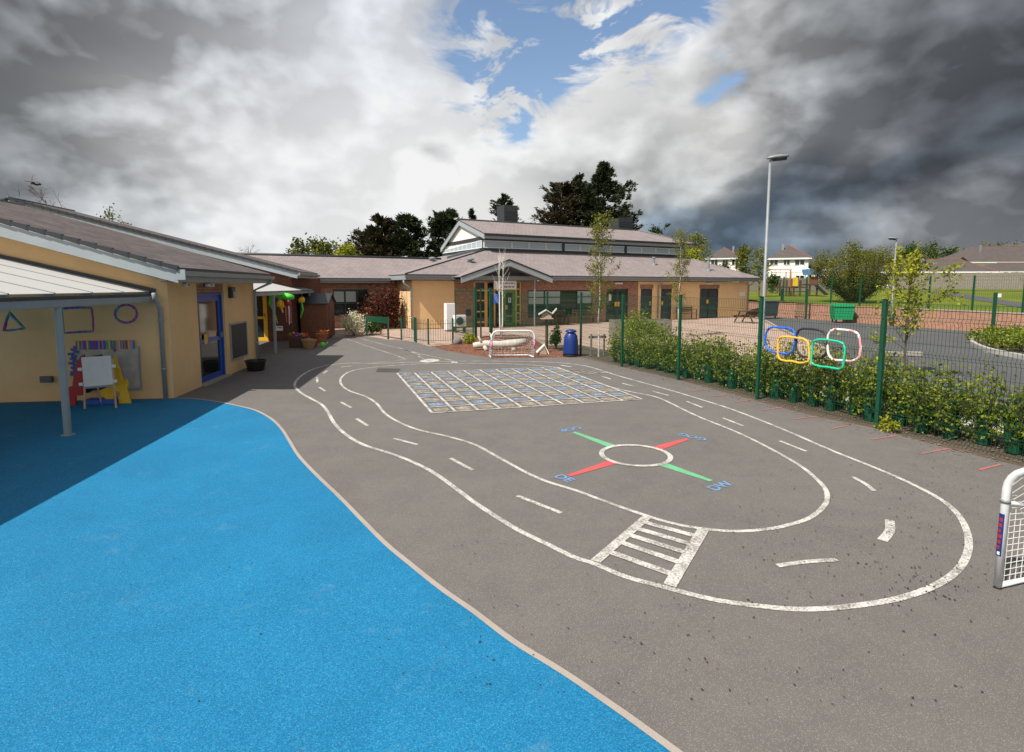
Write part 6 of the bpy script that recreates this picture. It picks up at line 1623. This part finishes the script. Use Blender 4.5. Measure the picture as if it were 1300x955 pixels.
mb = MB(); mb.beam((t.x-.1, .04, t.z), (t.x-.12, .32, 0), .025, .02, upv=(1, 0, 0)); mb.build('leg', M['ply'], es)
for x, y in ((101.5, 469), (144.5, 465), (103, 488), (146, 484)):
    c = AL3(x, y); mb = MB(); mb.box(c.x-.035, c.x+.035, -.02, .015, c.z-.03, c.z+.03); mb.build('clip', M['white'], es, bevel=.01)
bird = thing('bird', 'small black bird flying above the nearest roof', 'bird', AT(45, 233, 16))
mb = MB(); mb.tube([(-.14, 0, .0), (-.06, 0, .01), (.04, 0, -.01), (.12, 0, -.02), (.17, 0, -.03)], [.012, .045, .055, .035, .01], 8)
mb.add([(-.05, 0, .02), (.05, 0, .02), (-.10, .24, .06), (-.16, .2, .05)], [(0, 1, 2, 3)]); mb.add([(-.05, 0, .02), (.05, 0, .02), (-.06, -.25, .03), (-.14, -.2, .03)], [(0, 1, 2, 3)])
mb.build('body', M['black'], bird)

# ------------------------------------------------------------------ far trees
def ctree(px, ytop, Y, wpx, label, seed, leaf='leaf_conifer', n=5200, power=.8, top=.06, group=None, base=.1, lsz=1):
    q = AT(px, ytop, Y); sp_ = wpx/2/FPX*Y
    return make_conifer('conifer', label, Vector((q.x, Y, GZ if Y > 60 else 0)), q.z-(GZ if Y > 60 else 0), sp_*1.12, seed, leaf, n, group, base, power, top, lsz)
g1 = 'dark conifers behind the school'
ctree(767, 209, 68, 150, 'tallest dark spruce behind the hall roof with a feathery top', 1, n=13000, power=.95, top=.02, group=g1, lsz=1.15)
ctree(735, 226, 72, 105, 'dark spruce second from the tallest, left of it behind the hall roof', 2, n=9500, power=.75, top=.04, group=g1, lsz=1.2)
ctree(713, 235, 70, 74, 'round topped brown green pine at the left of the tall group', 3, 'leaf_brown', 8000, .45, .16, g1, lsz=1.1)
ctree(793, 262, 72, 46, 'small dark spruce right of the tallest one beside the roof ventilator', 4, n=4000, power=.7, top=.02, group=g1)
ctree(641, 250, 62, 60, 'dark pointed conifer behind the left roof ventilator', 5, n=3200, power=.6, top=.1, group=g1)
ctree(599, 267, 66, 16, 'tiny dark conifer tip left of the gable apex', 6, n=1400, power=.7, group=g1)
ctree(566, 271, 60, 76, 'bushy dark conifer just left of the white gable', 7, n=8500, power=.5, top=.12, group=g1, lsz=1.1)
ctree(518, 275, 58, 60, 'dark conifer between the brown one and the bushy one', 8, n=6500, power=.5, top=.10, group=g1, lsz=1.1)
ctree(484, 278, 58, 62, 'brown tinged conifer second from the left of the row', 9, 'leaf_brown', 7000, .5, .12, g1, lsz=1.1)
ctree(464, 298, 60, 46, 'low brown conifer at the left end of the dark row', 10, 'leaf_brown', 3600, .3, .3, g1)
ctree(588, 292, 61, 30, 'low dark conifer filling in behind the white gable', 12, n=2600, power=.35, top=.3, group=g1)
def btree(px, ytop, Y, wpx, label, seed, leaf, n, ls, bark='bark', group=None, levels=3, nb=14, name='tree', z=None):
    z = (GZ if Y > 42 else 0) if z is None else z; q = AT(px, ytop, Y)
    sp_ = wpx/2/FPX*Y
    return make_tree(name, label, 'tree', Vector((q.x, Y, z)), (q.z-z)*.93, sp_*.85, seed, leaf, n, ls, ls*1.5, bark, None, levels, .30, nb, .7, 6, lambda t: .55+.55*math.sin(math.pi*t), group, minr=.012*Y/60)
g2_ = 'leafing trees behind the school roofs'
btree(378, 306, 48, 34, 'yellowish tree just leafing above the long low roof, leftmost', 61, 'leaf_olive', 1500, .16, group=g2_)
btree(408, 308, 50, 40, 'olive tree above the long low roof, between the two yellowish ones', 62, 'leaf_olive', 2600, .18, group=g2_)
btree(438, 310, 50, 30, 'bright yellow green tree above the low roof beside the dark row', 63, 'leaf_yellow', 2600, .17, group=g2_)
btree(318, 311, 46, 36, 'thin bare tree above the end of the second wing', 64, 'leaf_olive', 0, .1, 'twig', g2_, nb=16)
btree(55, 240, 24, 95, 'bare twiggy tree rising behind the roof under the bird', 65, 'leaf_olive', 0, .1, 'twig', g2_, 4, 16, z=0)
btree(140, 262, 26, 62, 'half leafed tree behind the ridge of the nearest wing', 66, 'leaf_olive', 700, .09, 'twig', g2_, 3, 16, z=0)
btree(680, 268, 66, 40, 'bare pale tree left of the round topped pine', 67, 'leaf_olive', 0, .1, 'twig', g2_, 3, 18)
btree(835, 286, 74, 22, 'small dark green tree behind the right slope of the hall roof', 68, 'leaf_green', 1500, .2, group=g2_)
btree(888, 296, 62, 30, 'pale spring tree behind the right end of the hall', 69, 'leaf_spring', 1500, .16, group=g2_)
btree(878, 316, 56, 26, 'yellow green bush just above the right end of the hall roof', 70, 'leaf_yellow', 2200, .15, group=g2_)
btree(944, 314, 80, 24, 'brown leafed tree beside the smaller white house', 71, 'leaf_olive', 1800, .2, group=g2_)
btree(919, 335, 74, 18, 'low brown bush before the smaller white house', 72, 'leaf_brown', 900, .16, group=g2_)
btree(966, 316, 50, 26, 'thin spring tree just left of the tall lamp column', 73, 'leaf_spring', 900, .13, group=g2_)
btree(982, 352, 60, 14, 'low green bush at the left end of the play area', 74, 'leaf_green', 700, .15, group=g2_)
# willow on the field
wq = GF(1084, 384.5); wt = AT(1088, 308, wq.y).z
rgw = np.random.default_rng(80); ww_ = 45/FPX*wq.y
wr = thing('willow', 'big multi stemmed olive green willow bush on the field', 'tree', wq)
mb = MB(); pts = []
for k in range(60):
    a = rgw.uniform(0, 6.28); e = math.sqrt(rgw.uniform(0, 1)); lean = ww_*e*1.0; H0 = (wt-wq.z)*(1-.30*e*e)*rgw.uniform(.82, 1.05)
    p = [Vector((.35*math.cos(a)*e, .35*math.sin(a)*e, 0)), Vector((lean*.55*math.cos(a), lean*.55*math.sin(a), H0*.4)), Vector((lean*math.cos(a), lean*math.sin(a), H0*.75)), Vector((lean*1.05*math.cos(a), lean*1.05*math.sin(a), H0))]
    mb.tube(p, [.05, .035, .02, .006], 5, caps=False)
    for t in np.linspace(.15, 1, 12):
        q = p[1].lerp(p[2], t) if t < .6 else p[2].lerp(p[3], (t-.6)/.4); pts.append((q.x+rgw.normal(0, .08), q.y+rgw.normal(0, .08), q.z))
    for t in (.5, .75, 1.0): q = p[0].lerp(p[1], t); pts.append(tuple(q))
mb.build('trunk', M['bark'], wr)
v_, f_ = leaves(30000, pts, .07, .19, rgw); mb = MB(); mb.add(v_, f_); mb.build('crown', M['leaf_olive'], wr)
# skyline trees to the right
g3 = 'trees on the skyline to the right'
sk = [(1100, 318, 110, 30, 'leaf_olive', 900), (1150, 318, 120, 36, 'leaf_green', 1200), (1170, 316, 125, 44, 'leaf_green', 1600), (1184, 318, 130, 26, 'leaf_olive', 900), (1204, 315, 128, 22, 'leaf_green', 1200), (1216, 316, 128, 16, 'leaf_olive', 500),
      (1232, 314, 130, 20, 'leaf_olive', 160), (1250, 309, 130, 26, 'leaf_olive', 200), (1262, 312, 132, 22, 'leaf_green', 900), (1276, 303, 128, 24, 'leaf_olive', 60), (1292, 304, 128, 24, 'leaf_olive', 90), (1310, 306, 128, 24, 'leaf_olive', 150), (1135, 330, 120, 22, 'leaf_olive', 600)]
ds = ['rounded dark', 'broad green', 'wide dark green', 'thin olive', 'compact green', 'small olive', 'sparse twiggy', 'spreading twiggy', 'dense green', 'tall bare', 'bare forked', 'bare edge', 'low olive']
for i, (px, yt, Y, wp, lf, n) in enumerate(sk):
    btree(px, yt, Y, wp, ds[i]+' tree on the skyline above the bungalow roofs', 90+i, lf, n, .32, 'twig' if n < 250 else 'bark', g3, 3, 12)
tag(polyfill('distant_hedge', [(0, 0), (1, 0), (1, 1)], 0, M['leaf_green']), kind='stuff')
hb = bpy.data.objects['distant_hedge']; rgh = np.random.default_rng(12)
pts = []
for _ in range(2600):
    t = rgh.uniform(0, 1); a, b_ = AT(1095, 345, 112), AT(1420, 345, 118); q = a.lerp(b_, t); pts.append((q.x+rgh.normal(0, 1), q.y+rgh.normal(0, 1), GZ+rgh.uniform(0, 4.2)))
for _ in range(1500):
    t = rgh.uniform(0, 1); a, b_ = AT(880, 345, 95), AT(1095, 345, 112); q = a.lerp(b_, t); pts.append((q.x+rgh.normal(0, 1), q.y+rgh.normal(0, 1), GZ+rgh.uniform(0, 2.6)))
v_, f_ = leaves(9000, pts, .42, .4, rgh); mb = MB(); mb.add(v_, f_); o2 = mb.build('distant_hedge', M['leaf_green']); bpy.data.objects.remove(hb); o2.name = 'distant_hedge'; tag(o2, kind='stuff')

# ------------------------------------------------------------------ houses beyond the field
M['ridge_red'] = plain('dull_red_ridge', (.20, .075, .05), .8, .2)
def hip_house(label, pxl, pxr, ye, yr, Y, depth, rz, wins, ridge_frac=.25, name='house', chim=None):
    a, b_ = AT(pxl, ye, Y), AT(pxr, ye, Y); W_ = (b_.x-a.x)*math.cos(rz); gz_ = FZ(Y); ze = a.z-gz_; zr_ = AT((pxl+pxr)/2, yr, Y+depth/2).z-gz_
    r = thing(name, label, 'house', Vector((a.x, Y, gz_)), rz)
    mb = MB(); mb.box(0, W_, 0, depth, 0, ze); mb.build('wall', M['white_render'], r)
    o = .35; e = [(-o, -o, ze), (W_+o, -o, ze), (W_+o, depth+o, ze), (-o, depth+o, ze)]; k0, k1 = W_*ridge_frac+depth*.12, W_*(1-ridge_frac)-depth*.12
    if k1 < k0+.2: k0 = k1 = W_/2
    A_, B_ = (k0, depth/2, zr_), (k1+.01, depth/2, zr_)
    mb = MB(); mb.add(e+[A_, B_], [(0, 1, 5, 4), (1, 2, 5), (2, 3, 4, 5), (3, 0, 4), (3, 2, 1, 0)]); mb.build('roof', M['tile_far'], r)
    mb = MB()
    for c_, t_ in ((e[1], B_), (A_, B_)): mb.tube([c_, t_], .10, 5)
    mb.build('ridge_tiles', M['ridge_red'], r)
    mb = MB(); mb.box(-o, W_+o, -o-.02, -o, ze-.18, ze+.04); mb.box(W_+o, W_+o+.02, -o, depth+o, ze-.18, ze+.04); mb.build('fascia', M['white'], r)
    for (u, z0, w2, h2) in wins:
        f = MB(); f.box(u*W_-w2/2, u*W_+w2/2, -.05, -.001, z0, z0+h2); fo = f.build('window', M['white'], r)
        g = MB(); g.box(u*W_-w2/2+.08, u*W_-.04, -.07, -.051, z0+.08, z0+h2-.08); g.box(u*W_+.04, u*W_+w2/2-.08, -.07, -.051, z0+.08, z0+h2-.08); g.build('pane', M['glass'], fo)
    if chim: mb = MB(); mb.box(chim*W_-.15, chim*W_+.15, depth*.3, depth*.3+.3, ze+.5, zr_+.1); mb.build('chimney', M['galv'], r)
    return r
hip_house('two storey white house with brown hipped roof behind the play area', 977, 1025, 328.5, 312.5, 78, 8, -.42, [(.12, 3.3, 1.1, 1.0), (.45, 3.3, .9, 1.0), (.78, 3.25, 1.3, 1.1), (.2, .8, 1.2, 1.1), (.8, .8, 1.2, 1.1)], .40, chim=.35)
hh2 = hip_house('low white annexe with dark roof at the right side of the white house', 1026, 1052, 342.5, 331, 77, 6, -.42, [(.5, .9, 1.0, 1.0)], .1)
hip_house('smaller white house with brown roof above the right end of the hall', 898, 939, 328.5, 315, 95, 9, -.35, [(.22, 3.5, 1.2, 1.1), (.55, 3.5, 1.0, 1.1), (.85, 3.5, 1.1, 1.1)], .40, chim=.8)
hip_house('long bungalow with a brown hipped roof behind the wooden fence', 1112, 1252, 345.5, 330, 84, 10, -.1, [(.3, .8, 1.4, 1.1), (.6, .8, 1.4, 1.1)], .04, chim=.5)
hip_house('bungalow with a brown roof at the right edge behind the wooden fence', 1258, 1400, 345, 334, 84, 8, 0, [(.3, .8, 1.4, 1.1)], .2)
hip_house('further brown roofed bungalow showing above the two nearer ones', 1232, 1440, 333, 313, 112, 12, 0, [], .12, chim=.15)
gb_r = thing('gabled_bungalow', 'small bungalow with a cream gable peeping between the brown roofs', 'house', Vector((AT(1206, 345, 100).x, 100, FZ(100))))
gz = AT(1218, 332, 100).z-FZ(100); gw = 2.2
mb = MB(); mb.prism([(0, 0, 0), (gw*1.7, 0, 0), (gw*1.7, 0, gz-.6), (gw*.85, 0, gz+.6), (0, 0, gz-.6)], (0, 5, 0)); mb.build('wall', M['cream'], gb_r)
mb = MB(); mb.prism([(-.3, -.3, gz-.75), (gw*.85, -.3, gz+.72), (gw*.85, -.3, gz+.84), (-.3, -.3, gz-.6)], (0, 5.5, 0)); mb.prism([(gw*1.7+.3, -.3, gz-.75), (gw*.85, -.3, gz+.72), (gw*.85, -.3, gz+.84), (gw*1.7+.3, -.3, gz-.6)], (0, 5.5, 0)); mb.build('roof', M['tile_far'], gb_r)
# wooden fence across the field
def board_fence(px0, px1, yb0, yb1, h, label):
    a, b_ = AT(px0, 368, yb0), AT(px1, 368, yb1); a.z = FZ(yb0); b_.z = FZ(yb1); d = b_-a; L = d.length; d.normalize(); r = thing('board_fence', label, 'fence', a, math.atan2(d.y, d.x))
    rg = np.random.default_rng(int(px0)); n = int(L/.22)
    for s0 in range(0, n, 40):
        mb = MB()
        for k in range(s0, min(n, s0+40)):
            z = h*rg.uniform(.95, 1.03); mb.box(k*.22, k*.22+.205, -.012, .012, .03, z)
        mb.build('board_panel', M['wood_grey'], r)
    mb = MB(); mb.box(0, L, .013, .05, h*.25, h*.25+.09); mb.box(0, L, .013, .05, h*.75, h*.75+.09); mb.build('rail', M['wood_grey'], r)
board_fence(1128, 1345, 76, 62, 2.05, 'long weathered board fence between the field and the bungalows')
board_fence(942, 1085, 66, 66, 1.6, 'weathered board fence behind the play area below the white house')
# play area: climbing frame, swing, marquee
Yp = 52
def PX(px): q = AT(px, 360, Yp); return Vector((q.x, Yp, FZ(Yp)))
M['slate_blue'] = plain('faded_blue_roof', (.05, .14, .26), .6)
M['dull_orange'] = plain('faded_orange_wood', (.38, .15, .05), .7)
cf = thing('climbing_frame', 'climbing frame with blue roof and yellow panel on the field', 'climbing frame', PX(1012))
s_ = Yp/FPX
mb = MB(); mb.box(-25*s_, 10*s_, -.6, .6, .75, .90); mb.box(10*s_, 22*s_, -.7, .7, 1.0, 1.15); mb.build('platform', M['wood_dark'], cf)
for x in (-25, -17, -8, 0, 8, 12, 21):
    mb = MB(); mb.box(x*s_-.06, x*s_+.06, -.65, -.53, 0, (2.0 if x > 9 else 1.5)); mb.build('post', M['wood_dark'], cf)
mb = MB(); mb.prism([(9*s_, -.9, 2.0), (24*s_, -.9, 2.0), (22*s_, -.3, 2.55), (11*s_, -.3, 2.55)], (0, 1.2, 0)); mb.build('roof', M['slate_blue'], cf)
mb = MB(); mb.box(-10*s_, -4*s_, -.7, -.66, .95, 1.75); mb.build('panel', M['yellow'], cf)
mb = MB(); mb.box(11*s_, 21*s_, -.66, -.60, 1.15, 1.85); mb.build('panel', M['shed_wood'], cf)
mb = MB(); mb.beam((20*s_, -.5, 1.05), (27*s_, -1.4, .15), .6, .06); mb.build('slide', M['black'], cf)
mb = MB()
for k in range(12): mb.tube([(-25*s_+k*.22, -.6, .9), (-25*s_+k*.22, -.6, 1.5)], .02, 5)
mb.build('guard_rail', M['wood_dark'], cf)
sw = thing('swing_frame', 'orange wooden swing frame at the left of the climbing frame', 'swing', PX(981))
mb = MB(); mb.tube([(-.9, 0, 0), (-.5, .5, 2.5)], .06, 6); mb.tube([(-.1, 1, 0), (-.5, .5, 2.5)], .06, 6); mb.tube([(1.6, 0, 0), (1.9, .5, 2.5)], .06, 6); mb.tube([(2.3, 1, 0), (1.9, .5, 2.5)], .06, 6); mb.tube([(-.6, .5, 2.5), (2.0, .5, 2.5)], .06, 6); mb.build('frame', M['dull_orange'], sw)
mb = MB(); mb.tube([(.4, .5, 2.45), (.4, .5, .6)], .015, 4); mb.tube([(.9, .5, 2.45), (.9, .5, .6)], .015, 4); mb.box(.35, .95, .4, .6, .55, .6); mb.build('seat', M['black'], sw)
mq = thing('marquee', 'small white peaked garden marquee before the white house', 'marquee', Vector((AT(1004, 350, 70).x, 70, FZ(70))))
zt_ = AT(1004, 336, 70).z-FZ(70); ze_ = AT(1004, 345.5, 70).z-FZ(70); hw = 1.25
mb = MB(); 
for dx in (-hw, hw):
    mb.add([(dx-hw, -hw, ze_), (dx+hw, -hw, ze_), (dx+hw, hw, ze_), (dx-hw, hw, ze_), (dx, 0, zt_)], [(0, 1, 4), (1, 2, 4), (2, 3, 4), (3, 0, 4)])
mb.build('canopy', M['white'], mq)
for x in (-2*hw, 0, 2*hw):
    for y in (-hw, hw):
        mb = MB(); mb.tube([(x, y, 0), (x, y, ze_)], .05, 6); mb.build('pole', M['white_metal'], mq)
